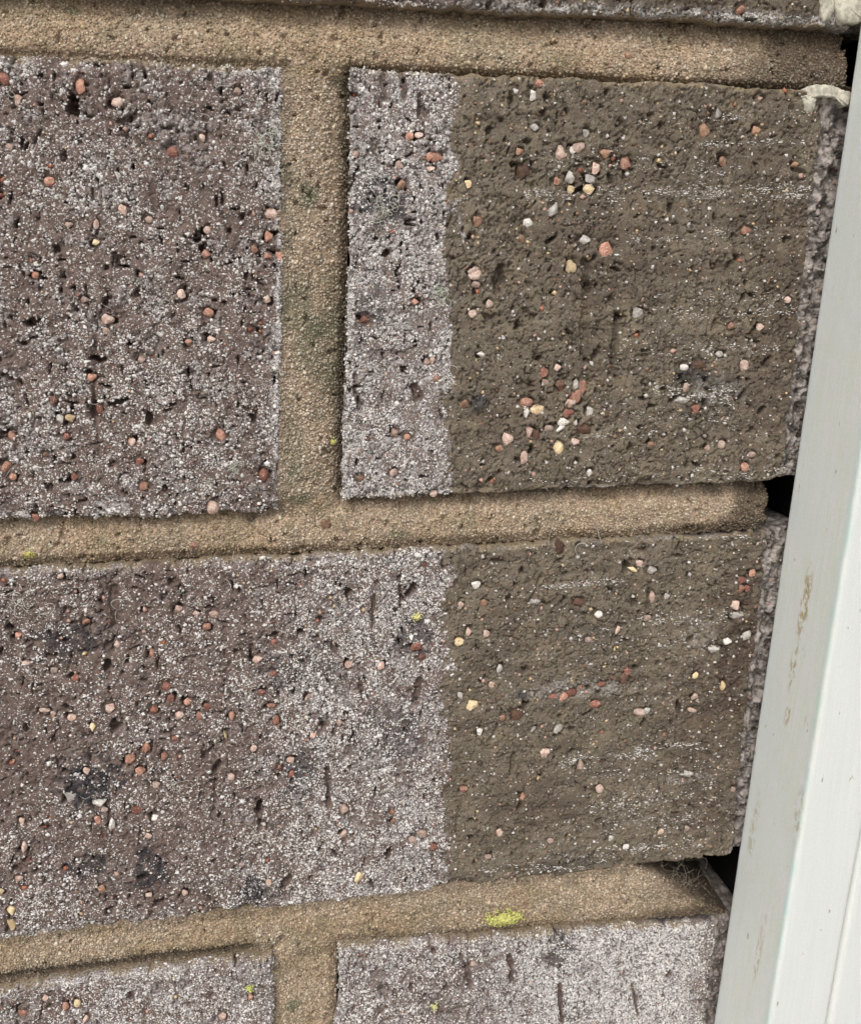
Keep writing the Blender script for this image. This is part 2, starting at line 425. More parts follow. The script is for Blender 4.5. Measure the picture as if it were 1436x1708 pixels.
# ------------------------------------------------------------------ what was measured on the photograph
# small stones set in the brick faces, read in eight overlapping windows of the photograph:
# (x, y, half width, half height, colour family[, turn in degrees])
STONE_SRC = [
 (0, 0, "10,258,20,24,r 270,288,18,26,o 388,340,22,18,p,-35 60,330,14,22,p 165,602,18,18,o 575,508,20,20,r 500,452,10,14,o 675,458,12,14,p 790,305,16,16,p 412,700,16,22,p 495,730,14,12,p 232,748,14,12,p 320,745,10,18,p 318,805,14,12,c 5,600,10,16,o 5,650,10,14,r 35,490,16,14,p 105,868,10,12,o 905,712,24,18,p 895,788,14,20,o 848,828,12,16,o 892,852,14,12,o 930,850,12,18,o 685,842,18,16,o 688,765,14,14,p 758,780,10,14,p 800,720,8,9,o 845,712,10,10,p 370,410,8,12,p 420,430,12,14,p 585,432,10,12,g 205,522,12,12,p 1365,452,15,15,o 1395,448,14,12,p 1183,310,10,8,o 1182,512,12,14,p 1432,520,12,14,o 1168,702,12,10,p 1330,550,14,16,p 1335,615,16,16,b"),
 (716, 0, "28,522,24,18,o 5,560,16,10,p 365,278,15,14,o 288,305,9,14,w 345,315,10,18,w 268,335,8,10,p 395,335,8,12,g 375,380,9,9,w 352,425,14,11,w 165,410,10,9,c 235,398,8,8,p 200,362,6,7,w 398,402,10,9,g 450,378,9,12,b 440,505,22,28,p 497,488,18,18,p 480,498,10,14,w 588,510,18,16,b 657,542,16,20,o 555,558,13,20,p 503,567,12,10,r 425,602,13,12,o 468,592,16,22,w 540,592,22,14,w 535,632,20,16,c 470,630,10,16,c 612,530,12,9,r 510,655,10,12,p 467,680,8,9,c 415,695,15,28,w,35 330,740,16,13,w 280,745,9,12,w 225,743,8,10,w 315,575,24,30,k,30 518,795,18,16,w 590,830,22,22,o 472,885,14,22,c 395,843,7,8,c 540,858,9,12,c 150,903,18,14,p 145,788,10,10,p 308,795,12,14,b 1055,768,15,14,o 1032,865,11,10,o 957,885,9,12,c 930,377,11,11,b 960,380,10,18,g 916,432,18,24,b 833,338,8,8,w 815,378,9,12,w 1018,347,7,8,o 1105,328,12,10,p 1190,300,8,14,o 1035,33,14,14,o 773,422,8,8,c 775,488,9,9,c 763,535,11,10,c 592,452,10,10,w 645,460,9,9,w 520,442,10,14,g 632,408,8,8,w 738,388,8,8,p 978,540,12,18,b 1085,432,16,16,b 1238,585,9,10,p 1215,548,12,10,b 1203,370,8,8,w 660,578,12,10,w 300,505,12,12,b 130,610,10,14,c 160,735,14,18,b 495,830,8,8,w 625,795,7,8,w"),
 (0, 440, "120,38,13,13,o 285,120,14,12,p 470,38,12,11,p 360,187,22,20,p 352,222,12,14,p 450,108,10,12,p 605,102,16,18,p 695,160,17,16,o 892,118,11,14,p 867,198,9,7,o 867,225,8,8,o 832,222,10,12,r 628,262,12,12,o 705,252,14,12,p 308,378,16,14,o 332,482,11,18,r 180,455,14,18,r 202,518,14,16,w 237,515,20,14,c 42,572,13,16,o 222,573,12,12,r 20,680,22,20,o 42,710,14,12,o 440,592,13,16,p 733,572,17,24,o 875,703,16,24,r 480,742,16,14,o 705,810,20,26,p 467,658,14,14,r 250,708,12,12,r 118,845,14,14,r 162,748,10,10,p 150,635,9,9,b 545,758,9,9,p 470,318,14,14,p 375,672,8,9,p 60,405,12,9,p 342,530,9,9,p 912,300,11,12,p 850,485,7,8,p 1380,125,13,12,o 1215,190,22,20,r 1312,565,14,18,p 1355,575,10,12,o 1420,325,14,14,p 1225,585,10,10,o 1200,715,14,12,b 1310,695,14,12,p"),
 (716, 440, "152,32,18,20,p 157,70,13,10,p 163,94,11,10,o 202,135,11,14,p 145,165,13,14,p 375,150,9,12,o 475,12,13,16,c 420,97,10,9,c 595,125,8,8,w 692,160,16,18,g 313,157,7,8,c 335,175,11,7,w 278,160,7,7,w 688,240,11,9,o 1005,208,10,12,o 1102,210,11,12,p 1190,118,10,11,p 1075,257,10,9,w 1048,338,12,22,p 848,343,11,11,w 895,335,18,14,k 853,412,13,13,p 888,482,15,16,r 840,457,28,14,w 735,402,12,8,w 722,440,7,13,w 810,290,12,9,p 540,332,9,11,w 172,302,14,9,w 380,362,13,20,r 385,393,12,10,p 438,407,14,22,k,-25 489,403,8,16,w 510,410,16,30,o,-12 490,445,18,22,o,30 472,465,18,14,p 465,498,18,16,r 323,460,18,16,o 360,486,26,18,c 325,497,10,16,w 300,392,7,14,w 328,403,10,10,b 425,343,11,12,p 533,490,11,16,w 448,528,19,14,w 437,548,17,8,w 488,532,11,9,w 398,547,13,9,p 515,552,26,18,k 355,570,12,20,k 333,558,11,18,p 263,585,16,22,p 232,614,14,11,b 430,612,17,22,c 485,592,13,11,p 408,592,9,9,p 316,645,11,20,p 392,663,10,10,w 350,703,10,10,p 213,725,12,9,o 175,720,9,9,p 183,660,10,8,w 488,665,8,11,w 533,697,9,12,w 115,468,13,14,b 15,768,14,12,p 1050,675,11,14,o 925,612,10,11,p 972,600,10,14,p 1072,633,10,10,p 850,555,9,10,w 780,568,8,8,w 865,520,9,8,w 828,378,8,10,w 740,600,12,10,b 673,612,8,6,w 775,620,6,10,c 25,380,12,12,o 12,322,10,14,p 918,575,8,12,g 1068,478,8,9,w 962,300,12,10,g 470,280,8,6,w 360,312,7,9,p 620,575,8,10,b"),
 (0, 860, "12,215,9,10,o 648,110,16,14,o 1085,38,20,12,b 768,147,9,9,r 790,252,11,9,o 593,310,15,12,p 652,328,14,10,p 710,328,18,12,p 345,275,11,10,p 287,353,14,9,o 228,320,9,8,p 228,352,12,10,p 482,315,10,10,p 60,398,13,12,o 205,410,11,8,p 480,387,9,6,p 97,455,10,12,p 183,515,14,12,p 88,490,14,9,p 250,540,15,13,r 390,430,12,14,p 282,460,8,10,c 308,508,8,8,p 553,570,18,18,r 570,610,13,14,r 510,652,16,16,r 600,663,15,12,p 622,620,12,12,o 662,668,11,14,o 365,643,18,18,p 240,672,15,13,p 178,662,10,12,p 150,648,20,8,p 773,668,12,14,o 690,635,12,14,r 855,478,19,15,p 910,420,10,11,r 903,635,16,10,o 920,682,12,16,r 870,590,12,12,r 912,525,12,11,r 1160,495,12,14,p 1268,500,13,14,p 1250,478,7,8,c 1388,436,22,18,r 1403,470,12,11,r 1058,352,9,10,o 1100,275,9,8,c 1113,303,10,8,c 1065,325,10,10,p 1025,605,11,12,p 1062,710,9,9,w 1040,730,12,14,p 990,748,8,11,w 970,815,15,12,p 930,840,11,12,r 970,860,11,12,r 585,743,13,11,r 485,780,16,18,o 433,815,17,17,o 467,852,16,14,o 548,800,11,14,o 600,803,9,9,p 770,770,11,9,p 845,775,10,14,p 770,870,12,14,p 55,793,9,12,w 40,828,12,9,o 210,853,10,10,p 290,853,13,14,p 50,745,10,11,p 310,705,11,14,c 285,745,8,8,w 545,425,13,8,o 690,370,15,12,o 505,460,10,20,o 750,735,6,20,c 580,225,8,10,p 250,255,9,9,p 200,205,14,10,p 1130,690,12,12,p 1210,315,7,9,c 1415,165,8,10,r"),
 (716, 860, "698,158,11,11,p 675,180,15,8,c,25 740,180,16,14,g 545,197,9,10,g 155,230,14,13,w 180,140,9,9,w 105,300,9,13,p 183,290,10,11,b 350,290,20,14,g 375,312,8,10,p 610,262,8,11,w 680,273,9,10,w 740,272,9,18,p 790,268,9,10,g 495,288,22,16,k 675,295,8,9,r 473,322,6,10,w 562,330,13,11,w 725,340,11,12,p 190,392,12,11,p 130,385,9,14,p 532,413,12,9,p 472,410,8,8,w 620,410,8,9,w 618,448,7,12,c 627,383,9,12,p 958,182,9,9,g 870,200,9,9,w 1040,215,12,13,r 1038,245,9,14,o 1060,243,10,11,r 1075,193,10,11,o 1022,300,16,16,p 1028,335,24,14,w 1060,405,14,18,w 995,420,12,10,w 950,450,20,14,w 100,420,14,14,c 233,510,9,12,w 180,550,9,10,p 208,563,9,12,p 143,635,20,20,c 105,600,9,12,w 292,665,24,18,k 430,712,15,14,w 468,717,9,8,r 376,706,8,9,p 347,713,10,9,g 475,590,20,15,r 447,605,12,12,o 412,602,14,8,r 505,577,11,6,o 525,590,11,7,p 572,565,15,9,r 583,508,10,7,c 660,520,11,12,r 650,545,18,16,k 548,628,20,12,r 607,545,10,8,r 568,588,6,6,w 700,655,24,12,p 725,650,9,10,w 885,533,9,11,c 978,567,9,16,c 882,604,10,9,p 875,648,12,8,p 385,793,16,16,p 505,835,11,18,p 575,725,7,8,o 365,880,6,11,c 635,885,9,7,w 575,825,7,7,o 752,775,8,7,p 860,865,26,14,w 222,775,8,8,p 168,720,9,12,w 178,348,8,10,p 710,120,10,8,o 245,672,10,10,o 715,365,7,9,w 435,105,12,30,k"),
 (0, 1248, "433,40,18,16,o 483,10,17,14,o 545,28,10,12,o 470,78,14,14,o 520,125,14,12,p 455,208,20,16,r 325,240,11,16,o 345,212,16,12,p 330,190,30,14,w 232,165,20,22,w 372,258,11,22,w 515,232,14,12,w 543,215,9,9,w 495,292,12,11,p 338,298,8,10,r 75,245,11,12,p 150,265,9,10,r 80,332,11,18,p 92,375,10,10,r 65,437,15,11,p 82,470,10,10,o 58,408,11,9,p 390,423,9,10,p 218,405,8,11,o 497,490,13,9,p 340,472,14,16,b 40,543,16,15,c 38,590,14,20,c 270,555,9,10,c 668,535,9,10,p 1193,432,17,17,c 617,482,10,12,p 895,450,10,14,p 890,375,7,8,o 1147,203,15,14,p 1143,288,12,16,p 1305,215,9,12,o 1307,243,9,10,o 1375,305,14,12,p 1405,290,18,16,p 1050,275,9,9,c 880,255,12,7,w 1015,310,8,7,w 45,50,10,10,p 5,480,10,11,c 362,548,8,9,w 75,888,18,16,o 220,860,12,14,o 258,850,11,15,c 150,835,12,11,p 740,898,14,14,p 490,880,9,9,p 285,905,11,12,p 585,830,7,7,c 835,830,9,15,o 1030,795,10,10,c"),
 (716, 1248, "565,135,13,12,p 505,68,11,14,p 310,160,8,11,o 403,308,9,9,p 605,300,10,9,w 650,210,8,9,w 235,280,10,14,p 365,105,6,11,c 115,140,12,14,o 195,360,10,10,p 160,380,9,7,p 15,330,14,12,r 857,270,8,10,p 770,280,9,8,p 655,330,9,9,w 145,720,10,12,p 1010,140,8,10,p"),
]
WIN = 1436 / 720.0
STONES = []                                        # x, z, half width, half height (mm), colour, turn
for ox, oy, txt in STONE_SRC:
    for e in txt.split():
        q = e.split(',')
        px, py = ox + float(q[0]) / WIN, oy + float(q[1]) / WIN
        x, z = (float(v) for v in W(px, py))
        x2, _ = W(px + 10, py); _, z2 = W(px, py + 10)
        sx, sz = float(x2 - x) / 10, abs(float(z2 - z)) / 10     # mm per photo pixel there
        STONES.append((x, z, float(q[2]) / WIN * sx, float(q[3]) / WIN * sz, q[4],
                       math.radians(float(q[5])) if len(q) > 5 else random.uniform(-.3, .3)))

def Wl(pts):
    return [tuple(float(v) for v in W(*p)) for p in pts]

# soot-blackened spots (x, y, half width, half height in photo pixels, strength)
SOOT = [(635, 335, 38, 30, .85), (610, 515, 30, 40, .5), (120, 1070, 55, 32, .75), (500, 1120, 60, 40, .45), (650, 1225, 60, 55, .6),
        (150, 1310, 50, 50, .95), (505, 1290, 34, 45, .75), (145, 1445, 34, 26, .85), (250, 1450, 34, 36, .9),
        (420, 1490, 36, 28, .9), (1155, 625, 30, 16, .7), (800, 672, 14, 14, .8), (1185, 660, 60, 40, .3), (690, 1060, 34, 30, .6),
        (945, 1440, 70, 30, .45), (935, 1590, 30, 50, .6), (870, 1160, 10, 10, .7), (980, 1060, 60, 30, .3), (960, 1690, 25, 40, .5)]
FILM = [(510, 1150, 38, 30, .5), (245, 1225, 55, 22, .45), (950, 1150, 110, 16, .4), (185, 845, 26, 16, .75), (1190, 655, 45, 28, .35),
        (500, 1290, 20, 40, .5), (115, 1320, 24, 30, .4), (640, 1220, 30, 40, .3), (800, 672, 12, 10, .5), (1170, 1060, 30, 20, .3),
        (1140, 1300, 40, 10, .35), (300, 250, 40, 14, .25)]
RUDDY = [(1270, 1080, 90, 150, .8), (1200, 1200, 120, 120, .5), (1010, 420, 120, 90, .4), (1300, 560, 60, 160, .5), (900, 1330, 120, 60, .35), (850, 700, 60, 60, .3), (1270, 1080, 60, 130, .6), (1180, 1340, 60, 90, .45), (1270, 330, 80, 120, .35), (1150, 240, 120, 60, .3), (1020, 350, 140, 60, .3),
         (1250, 700, 60, 120, .3), (840, 1030, 40, 40, .3)]
# torn drag marks (x0, y0, x1, y1, half width px, depth mm)
GROOVES = [(978, 430, 974, 610, 10, 1.5), (1030, 520, 1020, 630, 9, 2.0), (836, 440, 830, 490, 12, 2.0), (190, 975, 192, 1050, 11, .9),
           (160, 560, 158, 700, 5, .5), (152, 620, 165, 760, 5, .45), (105, 400, 108, 520, 6, .4), (310, 640, 305, 760, 5, .35), (700, 1130, 692, 1180, 9, 1.1),
           (545, 1280, 548, 1350, 7, .8), (430, 1330, 432, 1390, 6, .6), (668, 960, 668, 1010, 5, 1.0), (625, 990, 620, 1050, 5, .8),
           (1086, 970, 1080, 1020, 6, 1.0), (1000, 870, 998, 890, 5, .6), (600, 1130, 605, 1175, 6, .8), (700, 150, 700, 200, 7, .7), (672, 110, 675, 170, 8, .7),
           (640, 120, 640, 170, 6, .6), (1100, 1290, 1098, 1330, 5, .6), (360, 1290, 358, 1360, 5, .6), (905, 960, 880, 1010, 5, .6),
           (850, 1590, 855, 1640, 7, 1.1), (935, 1640, 938, 1708, 7, 1.0), (780, 1610, 785, 1650, 8, .9), (1055, 1640, 1065, 1700, 5, .6),
           (1110, 560, 1108, 640, 4, .5), (1185, 500, 1180, 560, 4, .5), (345, 180, 342, 240, 5, .6), (250, 300, 262, 360, 5, .5),
           (590, 620, 600, 690, 8, .7), (690, 640, 700, 670, 12, 1.2), (830, 1210, 815, 1240, 6, .8), (860, 1255, 850, 1290, 6, .8)]
# white scrub streaks on the cleaned face (x0, y0, x1, y1, half width px, how many)
STREAKS = [(870, 322, 1360, 318, 15, 420), (1060, 205, 1350, 190, 6, 90), (1120, 243, 1340, 235, 6, 90), (900, 260, 1260, 290, 20, 150), (1040, 395, 1330, 385, 12, 120),
           (1080, 525, 1330, 518, 12, 150), (1090, 500, 1310, 495, 10, 90), (1000, 590, 1300, 580, 20, 120), (1090, 648, 1220, 660, 16, 220), (960, 730, 1100, 722, 10, 80), (1120, 780, 1330, 795, 12, 110),
           (770, 912, 930, 905, 6, 140), (1020, 900, 1260, 893, 5, 150), (885, 982, 1040, 968, 6, 110), (1030, 1035, 1260, 1025, 12, 110), (960, 1060, 1200, 1075, 20, 110),
           (1060, 1252, 1180, 1243, 8, 170), (930, 1272, 1090, 1258, 9, 130), (880, 1290, 1220, 1280, 16, 120), (980, 1345, 1200, 1325, 18, 190),
           (940, 1385, 1220, 1360, 18, 170), (900, 1430, 1180, 1405, 14, 240), (800, 1455, 1010, 1440, 10, 120), (1030, 690, 1250, 700, 20, 60), (880, 800, 1310, 795, 8, 90),
           (1180, 330, 1350, 325, 6, 90), (1150, 20, 1360, 34, 6, 120), (900, 16, 1100, 30, 6, 80)]

# ------------------------------------------------------------------ the wall
wall = empty('brick_wall', (0, 0, 0), 'close brick wall of pebbly brown bricks, partly scrubbed clean, in sandy tan mortar', 'wall')
TX0, TZ0, TM = 73.0, 83.7, 0.0337                  # trim side face: x = TX0 + TM (z - TZ0)
def trim_x(z): return TX0 + TM * (z - TZ0)

# corner points TL, TR, BL, BR of every brick face, in mm
BR = {
 'F': [(-135, 155), (trim_x(155) + 7, 156), (-135, 82.0), (trim_x(84) + 7, 84.0)],
 'A': [(-226, 72.4), (-24.9, 73.1), (-226, .4), (-26.9, .7)],
 'B': [(-14.1, 73.4), (trim_x(74) + 7, 73.9), (-15.8, 2.6), (trim_x(4) + 7, 4.2)],
 'C': [(-135, -8.8), (trim_x(-6) + 7, -6.1), (-135, -80.8), (trim_x(-77) + 7, -77.4)],
 'D': [(-236, -94.4), (-29.9, -89.8), (-236, -164), (-31.5, -163)],
 'E': [(-17.1, -89.6), (trim_x(-95) + 7, -94.6), (-18.4, -163), (trim_x(-166) + 7, -166)],
 # courses beyond the picture
 'G': [(-226, 237), (-26, 237), (-226, 166), (-26, 166)], 'H': [(-15, 237), (trim_x(237) + 7, 237), (-15, 167), (trim_x(167) + 7, 167)],
 'I': [(-135, -175), (trim_x(-176) + 7, -176), (-135, -245), (trim_x(-245) + 7, -245)],
 'J': [(-236, -8.8), (-146, -8.8), (-236, -80.8), (-146, -80.8)], 'K': [(-236, 155), (-146, 155), (-236, 82), (-146, 82)],
 'L': [(-236, -175), (-146, -175), (-236, -245), (-146, -245)],
}
BLABEL = {'F': 'scrubbed brown brick of the course at the top edge',
          'B': 'half brick, whitened left strip and scrubbed brown right part, chipped right end',
          'C': 'long brick across the middle, salt-speckled left half and scrubbed brown right half',
          'E': 'lower half brick under a thick whitish salt film',
          'A': 'purple-brown brick at upper left under fine white salt specks',
          'D': 'whitened brick cut off by the lower left corner'}
CL0, CL1 = Wl([(757, 60), (737, 1690)])            # border of the scrubbed strip

def inside(c, x, z):
    TL, TR, BL, BRc = c
    d = -1e9
    for a, b in ((TL, TR), (TR, BRc), (BRc, BL), (BL, TL)):
        ex, ez = b[0] - a[0], b[1] - a[1]; L = math.hypot(ex, ez)
        d = np.maximum(d, (-(x - a[0]) * ez + (z - a[1]) * ex) / L)     # outside positive (clockwise ring)
    return d

def axis_coords(lo, hi, flo, fhi, step, coarse):
    out = []
    a = lo
    if lo < flo:
        n = max(2, int((min(flo, hi) - lo) / coarse)); out += list(np.linspace(lo, min(flo, hi), n, endpoint=False)); a = min(flo, hi)
    b = min(hi, fhi)
    if b > a:
        n = max(2, int((b - a) / step)); out += list(np.linspace(a, b, n, endpoint=(b >= hi)))
    else: b = a
    if b < hi:
        n = max(2, int((hi - b) / coarse) + 1); out += list(np.linspace(b, hi, n))
    return np.array(out)

def spots(X, Z, lst, warp):
    m = np.zeros_like(X)
    for px, py, wx, wy, s in lst:
        x, z = W(px, py)
        if x < X.min() - 12 or x > X.max() + 12 or z < Z.min() - 12 or z > Z.max() + 12: continue
        q = ((X - x) / (wx * .1)) ** 2 + ((Z - z) / (wy * .1)) ** 2
        m = np.maximum(m, s * smooth(1.15, .1, q * .55 + 2.6 * (fbm(X / 1.3 + wx, Z / 1.3, 3, 3) - .46)))
    return m

SURF = {}
def make_brick(key, step):
    TL, TR, BL, BRc = (np.array(p, float) for p in BR[key])
    xs = axis_coords(min(TL[0], BL[0]), max(TR[0], BRc[0]), -86, 76, step, 1.6)
    zs = axis_coords(min(BL[1], BRc[1]), max(TL[1], TR[1]), -128, 92, step, 1.6)
    u = (xs - xs[0]) / (xs[-1] - xs[0]); v = (zs - zs[0]) / (zs[-1] - zs[0])
    U, V = np.meshgrid(u, v)
    X = (1 - V) * ((1 - U) * BL[0] + U * BRc[0]) + V * ((1 - U) * TL[0] + U * TR[0])
    Z = (1 - V) * ((1 - U) * BL[1] + U * BRc[1]) + V * ((1 - U) * TL[1] + U * TR[1])
    Wd = xs[-1] - xs[0]; Hd = zs[-1] - zs[0]
    sd = ord(key)
    # uneven outline
    def wob(t, s): return (fbm(t / 9 + s * 3.1, s * 7.7 + t * 0, 3, s % 5) - .5) * 1.3 + (vn(t / 1.1, s * 5.3 + t * 0, s % 7) - .5) * .55
    eL, eR, eB, eT = U * Wd, (1 - U) * Wd, V * Hd, (1 - V) * Hd
    fall = 3.0
    X = X + wob(Z, sd) * smooth(fall, 0, eL) + wob(Z, sd + 1) * smooth(fall, 0, eR)
    Z = Z + wob(X, sd + 2) * smooth(fall, 0, eB) + wob(X, sd + 3) * smooth(fall, 0, eT)
    e = np.minimum(np.minimum(eL, eR), np.minimum(eB, eT))
    # scrubbed area
    N0 = vn(X / .5, Z / .5, 5)
    lx = CL0[0] + (Z - CL0[1]) * (CL1[0] - CL0[0]) / (CL1[1] - CL0[1])
    clean = smooth(-.5, .5, X - lx + (fbm(X / 2.2, Z / 3.6, 4, 4) - .5) * 8.0 + (N0 - .5) * 1.2)
    if key in 'ADEGHIJKL': clean = clean * 0
    if key == 'F': clean = smooth(-8, 14, X + 14 * (fbm(X / 7, Z / 7, 3, 2) - .5))
    # relief
    N1 = vn(X / .42, Z / .42, 1); N2 = fbm(X / 1.4, Z / 1.9, 3, 2); N3 = fbm(X / 6, Z / 6, 3, 3)
    HB = .55 * (fbm(X / 22, Z / 22, 3, 5) - .5)
    drag = vn(X / .55, Z / 7, 3) - .5 + .6 * (vn(X / 1.3, Z / 16, 6) - .5)
    amp = .62 - .34 * clean
    H = HB + amp * .34 * (N2 - .5) + (1 - .35 * clean) * .16 * (N1 - .5) + amp * .20 * drag * smooth(.35, .6, fbm(X / 9, Z / 9, 2, 2))
    wx = X + 1.3 * (fbm(X / 1.1, Z / 1.1, 3, 6) - .5); wz = Z + 1.3 * (fbm(X / 1.1, Z / 1.1, 3, 1) - .5)
    f1, f2, cid, tl = worley(wx / 1.7, wz / 2.1, 2)
    N4 = fbm(X / 3, Z / 3, 3, 0)
    mk = smooth(.47, .62, N4 + .03 * clean) if key != 'E' else smooth(.30, .42, N4)
    crack = smooth(.11, .02, f2 - f1) * mk
    H += amp * (.12 * (cid - .5) + .18 * tl) * smooth(0, .12, f2 - f1) * (.35 + .65 * mk)
    rdg = np.abs(fbm(wx / 2.3 + 3, wz / 2.3, 3, 3) - .5); rdg2 = np.abs(fbm(wx / 1.5 + 31, wz / 1.1 + 7, 3, 1) - .5)
    lines = np.maximum(smooth(.017, .003, rdg) * smooth(.46 - .06 * clean, .58 - .06 * clean, fbm(X / 1.8, Z / 1.8, 2, 4)), smooth(.022, .004, rdg2) * smooth(.50 - .07 * clean, .62 - .07 * clean, fbm(X / 1.6 + 9, Z / 1.6, 2, 2)))
    crack = np.maximum(crack, lines * (.55 + .45 * clean))
    H -= (.62 - .1 * clean) * crack
    f1b, f2b, cidb, tlb = worley(wx / .82 + 40, wz / .85 + 9, 4)
    mk2 = smooth(.48, .66, fbm(X / 2.1, Z / 2.1, 3, 6))
    H += (.6 - .35 * clean) * (.13 * (cidb - .5) + .18 * tlb) * (.45 + .55 * mk2)
    crk2 = smooth(.16, .03, f2b - f1b) * mk2
    H -= (.34 - .12 * clean) * crk2
    pm = .45 * crack + .22 * crk2
    xs_m, zs_m = xs, zs
    def win(x, z, r):
        r = r + 3.2
        i0, i1 = np.searchsorted(xs_m, [x - r, x + r]); j0, j1 = np.searchsorted(zs_m, [z - r, z + r])
        return slice(max(j0, 0), j1), slice(max(i0, 0), i1)
    def dig(x, z, rx, rz, dep, ang, sharp=2.2):
        s = win(x, z, max(rx, rz) * 1.6)
        dx, dz = X[s] - x, Z[s] - z
        if dx.size == 0: return
        ca, sa = math.cos(ang), math.sin(ang)
        q = ((dx * ca + dz * sa) / rx) ** 2 + ((-dx * sa + dz * ca) / rz) ** 2
        a = dep * np.clip((1 - q * (.15 + .9 * N1[s] + 1.7 * np.abs(N2[s] - .5) * 2)) * sharp, 0, 1)
        H[s] -= a; pm[s] = np.maximum(pm[s], a)
    vis = step < .5
    if vis:
        R = np.random.default_rng(sd)
        cl_at = lambda x, z: (key in 'BCF') and x > CL0[0] + (z - CL0[1]) * (CL1[0] - CL0[0]) / (CL1[1] - CL0[1])
        x0, x1, z0, z1 = max(X.min(), -86), X.max(), max(Z.min(), -128), min(Z.max(), 92)
        area = max(0, (x1 - x0) * (z1 - z0))
        for _ in range(int(area * .060)):
            r = .16 + .75 * R.random() ** 3.5
            px_, pz_ = R.uniform(x0, x1), R.uniform(z0, z1)
            if cl_at(px_, pz_): r *= .75
            elif R.random() < .55: continue
            st = R.random()
            rx, rz = (r * 1.0, r * (1.1 + 1.3 * R.random())) if st < .5 else ((r * (1.2 + 1.6 * R.random()), r * .7) if st < .8 else (r, r))
            dig(px_, pz_, rx, rz, .35 + 1.7 * R.random() * r / .45, R.uniform(-.6, .6), .8 + 1.8 * R.random())
        for _ in range(int(area * .012)):                    # shallow worn hollows
            r = .7 + 1.3 * R.random()
            dig(R.uniform(x0, x1), R.uniform(z0, z1), r, r * (.7 + .8 * R.random()), .3 + .4 * R.random(), R.uniform(-1, 1), .6)
        for _ in range(int(area * .15)):                     # fine tears, mostly upright
            up = R.random() < .62
            ln = .35 + .9 * R.random() ** 2; wd_ = .13 + .12 * R.random()
            tx_, tz_ = R.uniform(x0, x1), R.uniform(z0, z1); c_ = cl_at(tx_, tz_)
            if c_:
                ln *= .7; wd_ *= .75
                if R.random() < .35: continue
            elif R.random() < .4: continue
            dig(tx_, tz_, wd_ if up else ln, ln if up else wd_, (.7 + 1.1 * R.random()) * (.75 if c_ else 1), R.normal() * .25, 1.6)
        for a0, b0, a1, b1, wpx, dep in GROOVES:
            (gx0, gz0), (gx1, gz1) = Wl([(a0, b0), (a1, b1)])
            if inside(BR[key], (gx0 + gx1) / 2, (gz0 + gz1) / 2) > 0: continue
            s = win((gx0 + gx1) / 2, (gz0 + gz1) / 2, abs(gz1 - gz0) / 2 + abs(gx1 - gx0) / 2 + 1)
            L = math.hypot(gx1 - gx0, gz1 - gz0); tx, tz = (gx1 - gx0) / L, (gz1 - gz0) / L
            al = (X[s] - gx0) * tx + (Z[s] - gz0) * tz; ac = -(X[s] - gx0) * tz + (Z[s] - gz0) * tx + .5 * (vn(al / 2.5, al * 0 + gx0, 2) - .5)
            wd = wpx * .1 * (.55 + .7 * vn(al / 1.3, al * 0 + gz0, 4))
            a = 1.25 * dep * smooth(1.1, .35, np.abs(ac) / wd) * smooth(-.3, .6, al) * smooth(L + .3, L - .6, al) * (.6 + .5 * vn(al / 1.8, ac / .6, 5))
            H[s] -= a; pm[s] = np.maximum(pm[s], a)
        for st in STONES:
            if inside(BR[key], st[0], st[1]) > 0: continue
            k = .9 + .5 * R.random()
            dig(st[0] + R.normal() * .15, st[1] + .12 + R.normal() * .15, st[2] * k + .16, st[3] * k + .16, .25 + .35 * max(st[2], st[3]), st[5], 3)
            if R.random() < .45:
                dig(st[0] + R.choice((-1, 1)) * st[2] * .8, st[1] + R.uniform(-.6, 1) * st[3], .35 + .3 * R.random(), .4 + .4 * R.random(), 1.0 + R.random() * .6, 0)
    # chipped, worn arrises
    chip = smooth(.52, .80, fbm(X / 3.2, Z / 3.2, 3, 7)) * smooth(2.6, .3, e)
    H -= 1.3 * chip
    Rr = .6 + .9 * smooth(.4, .75, fbm(X / 5, Z / 5, 2, 1))
    t = np.clip(e / Rr, 0, 1)
    H -= Rr * (1 - np.sqrt(np.clip(1 - (1 - t) ** 2, 0, 1)))
    # torn right-hand end beside the trim
    broken = np.zeros_like(X)
    if key in 'BCEF':
        bw = 7 + {'B': 1.9, 'C': 1.2, 'E': 1.5, 'F': 4.0}[key] + {'B': 2.8, 'C': 2.0, 'E': 1.0, 'F': 0}[key] * V
        broken = smooth(bw + .7, bw - .5, eR + 2.2 * (fbm(X / 2.5, Z / 2.5, 3, 6) - .5))
        g1, g2, gi, gt = worley(wx / 2.9 + 7, wz / 3.1 + 3, 5)
        H -= broken * (.75 + 1.0 * gt + 1.5 * gi * smooth(.02, .2, g2 - g1) + .9 * smooth(.16, 0, g2 - g1) + 1.1 * smooth(8.4, 6.8, eR))
        if key == 'E': broken *= .5
    # deposits
    film = spots(X, Z, FILM, N2); soot_shade = spots(X, Z, SOOT, N2); ruddy = spots(X, Z, RUDDY, N3)
    big = fbm(X / 13, Z / 13, 3, 0)
    salt = (1 - clean) * np.clip(.58 + 1.2 * (big - .47), .28, .95)
    film = np.maximum(film, (1 - clean) * .36 * smooth(.54, .72, N4))
    film = np.maximum(film, (1 - clean) * .55 * smooth(.10, .34, H - HB) * smooth(.40, .6, fbm(X / 5, Z / 9, 3, 7)))
    if key == 'B': salt = np.maximum(salt, (1 - clean) * (.78 + .5 * (big - .4))); film = np.maximum(film, (1 - clean) * (.15 + .5 * smooth(.38, .62, N4)))
    if key == 'C':
        film *= 1 - .7 * smooth(-20, -45, X); salt *= 1 - .32 * smooth(-20, -45, X)
